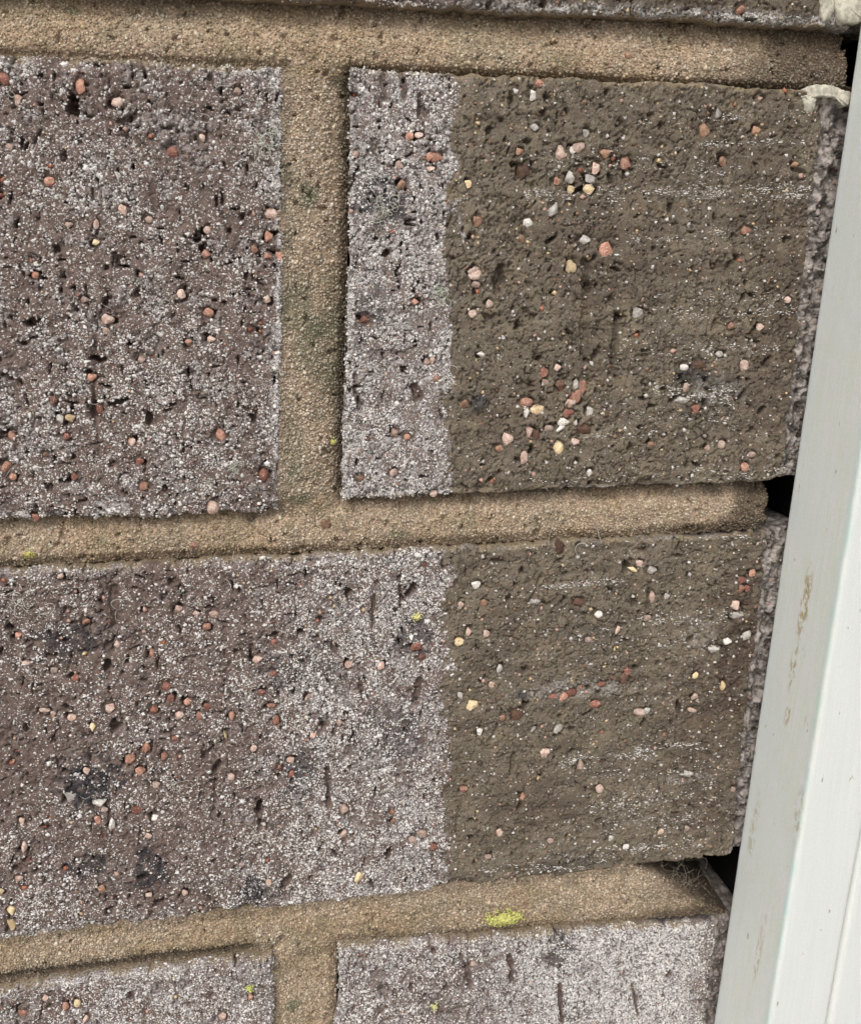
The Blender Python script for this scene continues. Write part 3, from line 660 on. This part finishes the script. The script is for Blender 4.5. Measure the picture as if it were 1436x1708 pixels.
    if key == 'C': salt += (1 - clean) * .34 * smooth(-34, -6, X) * (.5 + big); film = np.maximum(film, (1 - clean) * .45 * smooth(-34, -4, X) * smooth(.40, .62, N4))
    if key == 'D': film = np.maximum(film, .4 * smooth(.40, .62, N4))
    if key in 'DE': salt = np.clip(salt + .25, 0, .9)
    if key == 'E':
        film = np.maximum(film, np.clip(smooth(4, 30, X) * .95 * smooth(66, 56, X) * smooth(.30, .52, N4 + .2 * big) + .22 * N2, 0, .95))
        film *= smooth(.9, .2, soot_shade)
    edge = smooth(2.6, .3, e + 3.0 * (N2 - .5)) * (1 - clean) * smooth(.36, .56, big + .1 * (eR < 2) * (key == 'A') + .3 * (N4 - .5))
    if key in 'ABCDE': film = np.maximum(film, .70 * edge * (1 if key != 'C' else .55))
    if key == 'A': film = np.maximum(film, .95 * smooth(1.3, .5, eR + 1.6 * (N2 - .5)) * smooth(.25, .45, N4))
    if key == 'B': film = np.maximum(film, .6 * smooth(1.6, .4, eL + 1.6 * (N2 - .5)))
    if key == 'F': film = np.maximum(film, .75 * smooth(2.4, .6, eB + 1.2 * (N2 - .5)) * smooth(-5, 15, X)); ruddy = np.maximum(ruddy, .3)
    if key in 'BC': film = np.maximum(film, .35 * clean * smooth(.9, .1, eT if key == 'C' else eB) * smooth(.4, .6, N3))
    salt = salt * smooth(.55, .12, pm); film = film * smooth(.9, .3, pm)
    if key == 'A': film = np.maximum(film, smooth(1.25, .75, eR + .9 * (N2 - .5)) * smooth(.22, .36, N4))
    if key == 'E': film = np.clip(film * 1.15, 0, 1) * smooth(.55, .2, pm)
    ny, nx = X.shape
    Vt = np.stack([X, -H, Z], -1).reshape(-1, 3)
    Fc = grid_faces(nx, ny)
    # sides: three more rings going back into the wall
    idx = np.arange(nx * ny).reshape(ny, nx)
    ring = np.concatenate([idx[0, :], idx[1:, -1], idx[-1, -2::-1], idx[-2:0, 0]])
    cx, cz = Vt[:, 0].mean(), Vt[:, 2].mean()
    base = ring; extra = []; cnt = nx * ny
    for dep, inset in ((3.0, .15), (5.5, .3), (60.0, .6)):
        rv = Vt[ring].copy(); y0 = rv[:, 1]
        jit = (vn(rv[:, 0] / .8 + dep, rv[:, 2] / .8, 3) - .5) * (.7 if dep < 10 else 0)
        rv[:, 0] -= np.sign(rv[:, 0] - cx) * (inset + jit) * (np.abs(rv[:, 0] - cx) > .45 * Wd)
        rv[:, 2] -= np.sign(rv[:, 2] - cz) * (inset + jit) * (np.abs(rv[:, 2] - cz) > .40 * Hd)
        rv[:, 1] = np.maximum(dep, y0 + .3)
        nw = cnt + np.arange(len(ring)); extra.append(rv); cnt += len(ring)
        b2, n2 = np.roll(base, -1), np.roll(nw, -1)
        Fc = np.concatenate([Fc, np.stack([b2, base, nw, n2], 1)]); base = nw
    Vt = np.concatenate([Vt] + extra)
    def ext(a, rep=None):
        a = a.reshape(-1); return np.concatenate([a] + [a[ring] if rep is None else np.full(len(ring), float(rep))] * 3)
    at = {'clean': ext(clean), 'salt': ext(np.clip(salt, 0, 1)), 'film': ext(np.clip(film, 0, 1), 0), 'bedded': np.concatenate([(.75 * smooth(1.1, .2, np.minimum(eT, eB + .5) + 1.8 * (N2 - .5)) * smooth(.35, .5, N4)).ravel(), np.full(len(ring), .9) * (1 - (key in 'CE') * smooth(44, 52, X.ravel()[ring])), np.full(len(ring), .3), np.zeros(len(ring))]), 'soot_shade': np.concatenate([soot_shade.ravel(), np.maximum(soot_shade.ravel()[ring], .95 * (key in 'CE') * smooth(44, 52, X.ravel()[ring])), np.full(len(ring), .95), np.full(len(ring), 1.0)]), 'ruddy': ext(ruddy), 'broken': ext(broken)}  # real soot spots on the face; side rings blackened as painted shade
    me = mesh_from('brick', Vt, Fc, True, at)
    o = obj('brick', me, M_BRICK, wall, label=BLABEL.get(key))
    SURF[key] = dict(X=X, Z=Z, H=H, pm=pm, clean=clean, salt=salt, film=film, broken=broken, e=e, u=u, v=v, Wd=Wd, Hd=Hd, c=(TL, TR, BL, BRc), o=o, big=big, soot_shade=soot_shade)
    return o

def height(key, x, z):
    s = SURF[key]; TL, TR, BL, BRc = s['c']
    u, v = .5, .5
    for _ in range(4):
        zl = (1 - u) * BL[1] + u * BRc[1]; zh = (1 - u) * TL[1] + u * TR[1]; v = (z - zl) / (zh - zl)
        xl = (1 - v) * BL[0] + v * TL[0]; xh = (1 - v) * BRc[0] + v * TR[0]; u = (x - xl) / (xh - xl)
    i = int(np.clip(np.searchsorted(s['u'], u), 2, len(s['u']) - 3)); j = int(np.clip(np.searchsorted(s['v'], v), 2, len(s['v']) - 3))
    return s['H'][j, i], i, j

VIS = 'FABCDE'
for k in VIS: make_brick(k, .21)
for k in 'GHIJKL': make_brick(k, 2.2)

# ------------------------------------------------------------------ pebbles, grit, salt and threads on the bricks
def ico2():
    V = [tuple(v) for v in ICO_V]; Fc = [tuple(f) for f in ICO_F]
    for _ in range(1):
        mid = {}; nf = []
        def m(a, b):
            kk = (min(a, b), max(a, b))
            if kk not in mid:
                p = np.array(V[a]) + np.array(V[b]); p /= np.linalg.norm(p); V.append(tuple(p)); mid[kk] = len(V) - 1
            return mid[kk]
        for a, b, c in Fc:
            ab, bc, ca = m(a, b), m(b, c), m(c, a); nf += [(a, ab, ca), (b, bc, ab), (c, ca, bc), (ab, bc, ca)]
        Fc = nf
    return np.array(V), np.array(Fc)
IV, IF = ico2()
PEB_MESH = []
for k in range(12):
    v = IV.copy()
    for _ in range(random.randint(7, 12)):
        n = rng.normal(size=3); n[1] *= .8; n /= np.linalg.norm(n); d = random.uniform(.48, .82)
        over = np.maximum(0, v @ n - d); v = v - over[:, None] * n * .97
    v *= 1 + .035 * rng.normal(size=(len(v), 1))
    v /= np.abs(v).max(0)
    PEB_MESH.append(mesh_from('pebble', v, IF, False))

owner = []
for st in STONES:
    k = next((k for k in VIS if inside(BR[k], st[0], st[1]) < -.3), None)
    owner.append(k)
order = sorted([i for i in range(len(STONES)) if owner[i]], key=lambda i: -STONES[i][2] * STONES[i][3])
singles, small = order[:300], order[300:]
for n, i in enumerate(singles):
    x, z, rx, rz, cc, ang = STONES[i]; k = owner[i]
    h, gi, gj = height(k, x, z)
    sub = SURF[k]['H'][max(gj - 6, 0):gj + 7, max(gi - 6, 0):gi + 7]
    h = float(np.percentile(sub, 75))
    me = PEB_MESH[n % 12]
    o = obj('pebble', me, None, SURF[k]['o'])
    if not me.materials: me.materials.append(PEB['o'])
    o.material_slots[0].link = 'OBJECT'; o.material_slots[0].material = PEB[cc]
    ry = .62 * (rx * rz) ** .5
    kk = 1.2 if (x > CL0[0]) else 1.06
    o.scale = (rx * kk, ry, rz * kk); o.rotation_euler = (random.uniform(-.25, .25), ang, random.uniform(-.25, .25))
    o.location = (x * MM, (-h + ry * (.46 if x > CL0[0] else .58)) * MM, z * MM)

FAM = ['o', 'r', 'p', 'p', 'w', 'c', 'b', 'b', 'g', 'k']
def pebble_colours(keys):
    return np.array([PEB_RGB[c] for c in keys]) * (.8 + .35 * rng.random((len(keys), 1)))

for k in VIS:
    s = SURF[k]
    vis_m = (s['X'] > -86) & (s['X'] < 76) & (s['Z'] > -128) & (s['Z'] < 92)
    du = np.gradient(s['u']) * s['Wd']; dv = np.gradient(s['v']) * s['Hd']
    area = dv[:, None] * du[None, :]
    # small stones: the rest of those read off, and unnumbered grit
    P_, r_l, c_l = [], [], []
    for i in small:
        if owner[i] != k: continue
        x, z, rx, rz, cc, ang = STONES[i]; h, _, _ = height(k, x, z)
        P_.append((x, -h - .05, z)); r_l.append((rx * rz) ** .5); c_l.append(PEB_RGB[cc])
    dens = np.where(vis_m, .36, 0) * area * (s['e'] > .5) * np.where(s['clean'] > .5, 1.35, .75)
    pick = rng.random(dens.shape) < dens
    n = int(pick.sum())
    if n:
        w_ = s['clean'][pick] > .5
        rr = np.where(w_, .13 + .30 * rng.random(n) ** 1.6, .11 + .20 * rng.random(n) ** 2.5)
        pp = np.stack([s['X'][pick], -s['H'][pick] + rr * .35, s['Z'][pick]], 1)
        w = s['clean'][pick] > .5
        fam = [random.choice('wwwpcggbbk' if q else 'orppwcbk') for q in w]
        cc = pebble_colours(fam)
        P_ += [tuple(q) for q in pp]; r_l += list(rr); c_l += [tuple(q) for q in cc]
    if P_:
        me = stones('grit', np.array(P_), np.array(r_l), np.array(c_l), False, OCT_V, OCT_F)
        obj('grit', me, M_GRIT, s['o'], kind='stuff')
    # dull clay crumbs: the same clay as the brick
    # salt crystals
    cl = s['clean']
    d0 = np.where(cl > .5, .16, 10.5 * np.clip(s['salt'], .08, .9))
    d0 = d0 + 2.2 * s['film'] * (cl < .5) - 2 * s['soot_shade'] * (cl < .5)
    patch = smooth(.30, .62, fbm(s['X'] / 2.6, s['Z'] / 2.6, 3, 5)) * (.6 + .6 * smooth(.35, .62, fbm(s['X'] / 7, s['Z'] / 9, 3, 1)))
    d0 = d0 * (.40 + .9 * patch) * smooth(.30, .06, s['pm']) * (s['broken'] < .4) * vis_m
    pick = rng.random(d0.shape) < np.clip(d0, 0, 12) * area
    n = int(pick.sum())
    pp = np.stack([s['X'][pick], -s['H'][pick], s['Z'][pick]], 1)
    pp[:, 0] += rng.normal(size=n) * .08; pp[:, 2] += rng.normal(size=n) * .08
    rr = np.exp(rng.normal(size=n) * .36) * .130
    rx, rz, rh = rr * (.6 + .9 * rng.random(n)), rr * (.6 + .9 * rng.random(n)), rr * (.5 + .6 * rng.random(n))
    # white scrub streaks
    if k in 'BCF':
        sx, sz, sr = [], [], []
        for a0, b0, a1, b1, wpx, cnt in STREAKS:
            cnt = int(cnt * 2.4); t = rng.random(cnt); x_, z_ = W(a0 + t * (a1 - a0), b0 + t * (b1 - b0) + rng.normal(size=cnt) * wpx * .5)
            keep = inside(BR[k], x_, z_) < -.4
            x_, z_ = x_[keep], z_[keep]; keep = vn(x_ / 2.6, z_ / .7, 2) > .45
            sx += list(x_[keep]); sz += list(z_[keep])
        if sx:
            hh = np.array([height(k, a, b)[0] for a, b in zip(sx, sz)])
            pmv = np.array([s['pm'][height(k, a, b)[2], height(k, a, b)[1]] for a, b in zip(sx, sz)])
            ok = pmv < .25
            q = np.stack([sx, -hh, sz], 1)[ok]; m_ = len(q)
            pp = np.concatenate([pp, q]); rx = np.concatenate([rx, .12 + .28 * rng.random(m_) ** 1.5])
            rz = np.concatenate([rz, .06 + .06 * rng.random(m_)]); rh = np.concatenate([rh, .05 + .06 * rng.random(m_)])
    g = .70 + .20 * rng.random((len(pp), 1))
    cc = g * np.array([[1.0, .965, .92]])
    obj('salt_crystals', flecks('salt_crystals', pp, rx, rz, rh, cc), M_SALT, s['o'], kind='stuff')
    # loose dried threads lying on the uncleaned face
    m_ = int((vis_m & (cl < .5)).sum() * s['Wd'] * 0 + (area * vis_m * (cl < .5) * (s['e'] > 1)).sum() * .022)
    paths, rad = [], []
    cand = np.argwhere(vis_m & (cl < .5) & (s['e'] > 1) & (s['broken'] < .4))
    for _ in range(m_):
        j, i = cand[random.randrange(len(cand))]
        paths.append(curl(s['X'][j, i], s['Z'][j, i], s['H'][j, i] + .05, random.uniform(1.2, 4.5), random.uniform(.15, .55)))
        rad.append(random.uniform(.03, .055))
    if k == 'C':
        for px, py in ((980, 910), (1000, 905)):
            x, z = W(px, py); paths.append(curl(float(x), float(z), .4, 5, .3)); rad.append(.06)
    if paths:
        v_, f_c = tubes(paths, rad)
        obj('dry_threads', mesh_from('dry_threads', v_, f_c, True, {'tint': np.tile(np.array([[.62, .60, .54]]), (len(v_), 1))}), M_THREAD, s['o'], kind='stuff')

# ------------------------------------------------------------------ mortar
def mortar_field(X, Z):
    D = {k: inside(BR[k], X, Z) for k in BR}
    e = np.min(np.stack(list(D.values())), 0)
    pos = lambda v: np.maximum(v, .05)
    up_, lo_ = pos(np.minimum(D['A'], D['B'])), pos(np.minimum(D['D'], D['E']))
    t_head = pos(D['A']) / (pos(D['A']) + pos(D['B'])); t_top = pos(D['F']) / (pos(D['F']) + up_)
    t_mid = up_ / (up_ + pos(D['C'])); t_bot = pos(D['C']) / (pos(D['C']) + lo_)
    d_head = .5 + 3.6 * t_head ** 1.6 + .5 * smooth(.5, 1, t_head)
    d_top = 4.6 - 3.0 * smooth(0, .75, t_top) + 1.4 * smooth(.86, 1.0, t_top)
    d_mid = 3.4 - 1.5 * smooth(0, .5, t_mid) + 1.2 * smooth(.75, 1.0, t_mid)
    d_bot = .35 + 1.5 * t_bot ** 2 + (1.5 * np.exp(-((D['D'] - 1.2) / 1.2) ** 2) * smooth(-31, -36, X) + .5 * smooth(.7, 1, t_bot))
    d_leg = 1.6 + 1.8 * pos(D['D']) / (pos(D['D']) + pos(D['E']))
    wt = smooth(70.5, 75.0, Z); wm = smooth(4.5, -1.0, Z) * smooth(-20, -12, Z); wb = smooth(-74, -78, Z) * smooth(-94, -89, Z); wl = smooth(-89, -94, Z)
    wh = np.clip(1 - wt - wm - wb - wl, 0, 1)
    dep = (wt * d_top + wm * d_mid + wb * d_bot + wl * d_leg + wh * d_head) / (wt + wm + wb + wl + wh)
    dep = dep + .7 * (fbm(X / 6, Z / 6, 3, 1) - .5) + .40 * (fbm(X / 1.1, Z / 1.1, 2, 3) - .5)
    dep = dep + 1.0 * smooth(.76, .84, fbm(X / 1.3 + 5, Z / 1.3, 2, 5))                    # small voids
    nx = 3.0 * (fbm(X / 3, Z / 3, 3, 6) - .5)
    hole = smooth(66.5, 70.5, X + .7 * nx) * smooth(7, 4, np.abs(Z + 1))                                   # mortar missing beside the trim
    hole = np.maximum(hole, smooth(72.6, 75.5, X + .5 * nx) * smooth(74.5, 78.5, Z) * (Z < 90))
    low = smooth(-1.0, 2.5, X - 46.5 - 1.5 * (-78.5 - Z) + .8 * nx) * (Z > -97)
    hole = np.maximum(hole, low * (Z < -70))
    dep += 50 * hole
    dep += 6 * smooth(0, -2.2, e)
    return dep, e, hole, D

xs = axis_coords(-236, 82, -86, 79, .34, 2.0); zs = axis_coords(-245, 237, -128, 92, .34, 2.0)
X, Z = np.meshgrid(xs, zs)
dep, e, hole, D = mortar_field(X, Z)
keepv = (e > -1.6) & (X < trim_x(Z) + 6.8)
Fc = grid_faces(len(xs), len(zs))
Fc = Fc[keepv.ravel()[Fc].all(1)]
used = np.unique(Fc); remap = np.full(X.size, -1); remap[used] = np.arange(len(used))
Vt = np.stack([X, dep, Z], -1).reshape(-1, 3)[used]
big = fbm(X / 9, Z / 9, 3, 2)
headj = (X > -28) & (X < -12) & (Z > 3) & (Z < 72)
moss = np.clip(smooth(.44, .70, big) * .6 * headj + .30 * smooth(.5, .72, fbm(X / 4 + 8, Z / 4, 3, 6)), 0, 1)
for px, py, wx, wy, s in ((515, 325, 20, 22, .8), (505, 835, 22, 14, .8), (668, 895, 22, 12, .7), (490, 1690, 18, 16, .9), (170, 910, 14, 10, .5), (480, 500, 20, 60, .5), (490, 740, 20, 60, .4), (116, 8, 14, 8, .9)):
    x, z = W(px, py)
    moss = np.maximum(moss, s * smooth(1.3, .2, (((X - x) / (wx * .1)) ** 2 + ((Z - z) / (wy * .1)) ** 2) * (.4 + 1.2 * vn(X / .7, Z / .7, 4))))
grime_shade = np.clip(.42 * smooth(2.0, .3, e + 1.6 * (fbm(X / 2.5, Z / 2.5, 3, 4) - .5)) + .9 * smooth(.02, .2, hole) + .9 * smooth(42, 65, X + 8 * (big - .5)) * smooth(.3, .5, big + .1) + .85 * np.exp(-((D['D'] - 1.6) / 1.5) ** 2) * smooth(-31, -36, X) * (Z > -95) + .5 * np.exp(-((D['B'] - .3) / 1.0) ** 2) * headj + .35 * np.exp(-((D['B'] - .2) / .8) ** 2) * (Z < 4), 0, .85)  # stain with shade painted in: brick edges, voids, groove, towards the trim
mm = mesh_from('mortar', Vt, remap[Fc], True, {'moss': moss.ravel()[used], 'grime_shade': grime_shade.ravel()[used]})
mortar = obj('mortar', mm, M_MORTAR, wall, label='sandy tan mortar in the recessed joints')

ar = np.gradient(zs)[:, None] * np.gradient(xs)[None, :]
fine = (X > -86) & (Z > -128) & (Z < 92) & (e > -.3) & (X < trim_x(Z) + .5) & (dep < 12)
pick = rng.random(X.shape) < fine * ar * 6.6
n = int(pick.sum())
rr = np.exp(rng.normal(size=n) * .28) * .18
pp = np.stack([X[pick] + rng.normal(size=n) * .12, dep[pick] + rr * .16 - .10 * (rng.random(n) ** 2), Z[pick] + rng.normal(size=n) * .12], 1)
pal = np.array([srgb(*c) for c in ((204, 185, 162), (190, 169, 146), (168, 147, 124), (217, 203, 186), (144, 124, 103), (194, 172, 154), (122, 107, 93), (208, 190, 170))])
cc = pal[rng.integers(0, len(pal), n)]; cc = np.array([[.94, .98, 1.0]]) * (.7 * cc + .3 * pal.mean(0)) * (.84 + .32 * rng.random((n, 1)))
gold = fbm(pp[:, 0] / 8, pp[:, 2] / 8, 3, 3)[:, None]
bedj = 1 - headj[pick][:, None].astype(float)
cc = cc * (1.14 - .06 * bedj)
cc = cc * (1 - (.30 * bedj + .60 * smooth(.42, .68, gold) * bedj) * np.array([[.17, .24, .38]]))
mo = moss[pick][:, None]; gr = grime_shade[pick][:, None]
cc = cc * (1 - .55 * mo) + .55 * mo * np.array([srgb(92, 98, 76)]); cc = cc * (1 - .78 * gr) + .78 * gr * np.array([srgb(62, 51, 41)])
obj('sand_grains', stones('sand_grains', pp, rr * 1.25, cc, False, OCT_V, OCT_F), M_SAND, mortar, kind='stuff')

# unseen backing added behind the faces and trim, near-black to keep the gaps dark
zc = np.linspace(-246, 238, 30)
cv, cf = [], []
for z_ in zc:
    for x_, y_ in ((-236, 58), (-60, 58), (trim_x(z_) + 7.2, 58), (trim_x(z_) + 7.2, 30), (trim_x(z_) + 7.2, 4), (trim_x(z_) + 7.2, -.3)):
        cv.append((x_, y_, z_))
cv = np.array(cv); backing_n = len(cv)
obj('dark_backing', mesh_from('dark_backing', cv, grid_faces(6, 30), False, {}), M_GAP_DARK, wall)

# a few coarse stones caught in the joints
for px, py, rpx, cc in ((323, 914, 8, 'o'), (545, 878, 10, 'b'), (1055, 88, 7, 'b'), (1233, 1646, 5, 'c')):
    x, z = (float(a) for a in W(px, py))
    if x > 60: continue
    me = PEB_MESH[random.randrange(12)]
    o = obj('pebble', me, None, mortar)
    o.material_slots[0].link = 'OBJECT'; o.material_slots[0].material = PEB[cc]
    o.scale = (rpx * .1, rpx * .08, rpx * .09); o.rotation_euler = (0, random.uniform(-1, 1), 0)
    d_, _, _, _ = mortar_field(np.array([[x]]), np.array([[z]])); o.location = (x * MM, (float(d_[0, 0]) - .2) * MM, z * MM)

# ------------------------------------------------------------------ pale mortar smears on the brick ends
def smear(name, pts, h_in, h_out, label):
    P2 = np.array(Wl(pts)); c = P2.mean(0); n = len(P2)
    m = 6 * n; t = np.linspace(0, n, m, endpoint=False); i = t.astype(int); f = (t - i)[:, None]
    ring = P2[i] * (1 - f) + P2[(i + 1) % n] * f + rng.normal(size=(m, 2)) * .10
    Vs, Fs = [], []
    levels = ((1.0, -4.0), (.97, h_out * .55), (.86, h_out), (.6, h_in), (.3, h_in * 1.05), (.02, h_in))
    for s, h in levels:
        r2 = c + (ring - c) * s
        hh = h + .28 * (fbm(r2[:, 0] / 1.2, r2[:, 1] / 1.2, 2, 2) - .5)
        Vs.append(np.stack([r2[:, 0], -hh, r2[:, 1]], 1))
    for l in range(len(levels) - 1):
        a = l * m + np.arange(m); b = l * m + (np.arange(m) + 1) % m
        Fs.append(np.stack([a, b, b + m, a + m], 1))
    return obj(name, mesh_from(name, np.concatenate(Vs), np.concatenate(Fs)), M_SMEAR, wall, label=label)
smear('mortar_smear', [(1345, 146), (1364, 140), (1386, 142), (1404, 149), (1418, 153), (1417, 176), (1405, 178), (1395, 166), (1380, 162), (1361, 163), (1347, 164)], .5, .3, 'cream mortar smear along the top corner of the half brick')
smear('mortar_smear', [(1342, 158), (1360, 160), (1360, 172), (1355, 188), (1344, 190), (1338, 174)], .4, .25, 'short cream mortar drip below the corner smear')
smear('mortar_smear', [(1392, -20), (1440, -20), (1440, 38), (1420, 41), (1396, 38), (1390, 10)], .6, .4, 'cream mortar block at the top right corner')
smear('mortar_smear', [(1368, -18), (1388, -16), (1389, 20), (1384, 34), (1370, 36), (1366, 16)], .5, .3, 'narrow pale mortar smear beside the top right corner block')

# ------------------------------------------------------------------ painted trim beside the wall
trim = empty('door_trim', (trim_x(-200) * MM, 0, -.25), 'pale grey-green and white painted timber trim standing at the right of the bricks', 'trim')
def sweep(name, prof, zs_, wob=.05):
    """prof: list of (x offset from the trim face line, y, front, teal)"""
    pr = np.array(prof); n, m = len(pr), len(zs_)
    ZZ, I = np.meshgrid(zs_, np.arange(n), indexing='ij')
    w1 = (fbm(ZZ / 26, I * .0 + 3.3, 3, 2) - .5) * 2 * wob * 3
    Xv = trim_x(ZZ) + pr[I, 0] + w1 + (vn(ZZ / 1.7, I * .31, 5) - .5) * wob
    Yv = pr[I, 1] + (fbm(ZZ / 14, I * .21 + 9, 3, 4) - .5) * wob * 3
    Vt = np.stack([Xv, Yv, ZZ], -1).reshape(-1, 3)
    Fc = grid_faces(n, m)
    rust = np.zeros(Xv.shape)
    for px, py, wy, wz, s in STAIN:
        d = np.array([(px - CX) / F_PX, 1, -(py - CY) / F_PX]); d = ROT @ d
        t = (TX0 - CAM[0] + TM * (CAM[2] - TZ0)) / (d[0] - TM * d[2]); p = CAM + t * d
        rust = np.maximum(rust, s * smooth(1.2, .1, ((Yv - p[1]) / wy) ** 2 + ((ZZ - p[2]) / wz) ** 2))
    edge_wob = (fbm(ZZ / 7, I * 0 + 1.7, 3, 6) - .5)
    side_y = pr[I, 1] + edge_wob * 1.6
    teal = np.where(pr[I, 0] < .9, np.exp(-((side_y + 19.4) / .7) ** 2) * (.55 + .8 * edge_wob), 0)
    if name == 'face_board': rust *= 0
    return mesh_from(name, Vt, Fc, True, {'front': pr[I, 2].ravel(), 'teal': np.clip(teal, 0, 1).ravel(), 'rust': rust.ravel()})
STAIN = [(1343, 1000, 1.7, 7.5, 1.0), (1335, 1040, 1.4, 4, .8), (1322, 1110, 1.2, 6, .9), (1338, 1095, .6, 2, .9), (1312, 1190, 1.0, 3, .9), (1344, 1205, .6, 2, .8),
         (1262, 1600, .9, 6, .9), (1256, 1380, 1.5, 9, .5), (1330, 1360, 1.5, 7, .5), (1270, 1560, 1.4, 8, .35)]
zt = np.concatenate([np.linspace(-250, -128, 20, endpoint=False), np.arange(-128, 95, .8), np.linspace(95, 250, 20)])
prof = [(13, -.75, 0, 0), (6, -.75, 0, 0), (.35, -.75, 0, 0), (.08, -.85, 0, 0)] + [(0, y, 0, 0) for y in np.arange(-1.05, -19.6, -.55)]
prof += [(.02, -19.75, 0, 0), (.10, -20.05, .1, 0), (.28, -20.32, .5, 0), (.55, -20.47, .9, 0), (.95, -20.5, 1, 0)] + [(x, -20.5, 1, 0) for x in np.arange(1.6, 12.6, .8)]
prof += [(12.6, -20.4, 1, 0), (12.9, -20.0, 1, 0), (13.0, -10, 1, 0)]
obj('edge_board', sweep('edge_board', prof, zt), M_TRIM, trim, label='thick board with brushed grey-green side and white front edge')
prof = [(13.05, -2, 1, 0), (13.1, -20.2, 1, 0), (13.35, -20.75, 1, 0), (13.8, -20.95, 1, 0)] + [(x, -20.95, 1, 0) for x in np.arange(14.6, 60, 1.5)] + [(60.5, -20.6, 1, 0), (60.7, 40, 1, 0)]
obj('face_board', sweep('face_board', prof, zt, .04), M_TRIM, trim, label='wide white board behind the edge board')

# ------------------------------------------------------------------ lichen, tufts and web
def blob_thing(name, px, py, wx, wy, n, rmin, rmax, colr, y0, label, cat, group=None):
    x, z = (float(a) for a in W(px, py))
    q = rng.normal(size=(n, 2)) * .42
    q = q[np.hypot(q[:, 0], q[:, 1]) < 1.2]; n = len(q)
    r = rng.uniform(rmin, rmax, n)
    P_ = np.stack([q[:, 0] * wx * .1, y0 - .9 * (1 - np.hypot(q[:, 0], q[:, 1])) * min(1, wx / 20) - .2 * rng.random(n), q[:, 1] * wy * .1], 1)
    cc = np.array(colr) * (.65 + .6 * rng.random((n, 1)))
    o = obj(name, stones(name, P_, r, cc), M_LICHEN, None, label=label, cat=cat, group=group)
    o.location = (x * MM, 0, z * MM)
    return o
YEL = srgb(192, 190, 116)
blob_thing('lichen_patch', 843, 1533, 42, 18, 560, .11, .26, YEL, .5, 'bright yellow-green lichen patch in the bottom mortar joint', 'lichen')
blob_thing('lichen_patch', 46, 929, 16, 9, 90, .10, .24, srgb(190, 184, 110), 2.2, 'small yellow lichen patch in the middle joint at the left edge', 'lichen')
blob_thing('lichen_patch', 695, 1027, 11, 9, 60, .10, .22, srgb(214, 204, 140), -.3, 'small pale yellow lichen dot on the long middle brick', 'lichen')
blob_thing('lichen_patch', 417, 1646, 8, 9, 55, .10, .22, srgb(196, 202, 120), -.2, 'small yellow-green lichen dot on the lower left brick', 'lichen')
blob_thing('lichen_patch', 559, 741, 6, 8, 30, .10, .20, srgb(190, 186, 110), 2.4, 'tiny yellow lichen dot in the upright joint', 'lichen')
blob_thing('lichen_patch', 724, 1677, 8, 10, 40, .10, .22, srgb(206, 204, 150), -.2, 'pale yellow lichen dot on the whitened half brick', 'lichen')

def tuft(name, px, py, spread, n, length, wig, r, tint, y0, label, cat):
    x, z = (float(a) for a in W(px, py))
    paths = [curl(random.gauss(0, spread), random.gauss(0, spread), -y0 + random.uniform(0, .5), random.uniform(.5, 1) * length, wig, 20) for _ in range(n)]
    v_, f_c = tubes(paths, [random.uniform(.6, 1.1) * r for _ in range(n)])
    o = obj(name, mesh_from(name, v_, f_c, True, {'tint': np.tile(np.array([tint]), (len(v_), 1))}), M_THREAD, None, label=label, cat=cat)
    o.location = (x * MM, 0, z * MM)
tuft('root_tuft', 440, 243, .9, 16, 6, .35, .055, srgb(196, 200, 184), -.1, 'pale tuft of dried rootlets on the right edge of the upper left brick', 'rootlets')
tuft('root_tuft', 640, 345, 1.0, 18, 5, .35, .055, srgb(190, 190, 176), -.1, 'pale tangle of dried rootlets on the dark spot of the half brick', 'rootlets')
tuft('root_tuft', 733, 490, .7, 14, 3.5, .35, .055, srgb(186, 196, 176), -.1, 'small greenish tuft of rootlets beside the scrubbed border', 'rootlets')
tuft('root_tuft', 392, 775, .6, 8, 3, .4, .05, srgb(180, 190, 172), -.1, 'small greenish curl of rootlets low on the upper left brick', 'rootlets')
tuft('root_tuft', 40, 1000, 1.6, 9, 6, .35, .05, srgb(200, 198, 186), -.1, 'thin pale rootlets at the upper left of the long brick', 'rootlets')
tuft('root_tuft', 655, 1505, .6, 6, 9, .16, .06, srgb(196, 186, 164), 1.2, 'long pale thread hanging over the bottom joint', 'rootlets')
tuft('root_tuft', 445, 655, 1.2, 10, 4, .4, .05, srgb(206, 200, 190), -.1, 'pale curled rootlets at the right edge of the upper left brick, lower down', 'rootlets')
tuft('root_tuft', 290, 1305, 1.3, 9, 4, .45, .05, srgb(200, 196, 186), -.1, 'pale curled rootlets beside a dark spot on the long brick', 'rootlets')
tuft('spider_web', 1135, 1485, 2.8, 60, 9, .30, .028, srgb(136, 128, 114), 2.5, 'dusty cobweb tangle in the gap of the bottom joint beside the trim', 'cobweb')

# ------------------------------------------------------------------ ground the wall stands on (below the picture)
me = mesh_from('ground', np.array([(-60000, -60000, -900), (60000, -60000, -900), (60000, 60000, -900), (-60000, 60000, -900)], float), np.array([(0, 1, 2, 3)]), False)
obj('ground', me, M_GROUND, None, kind='structure')
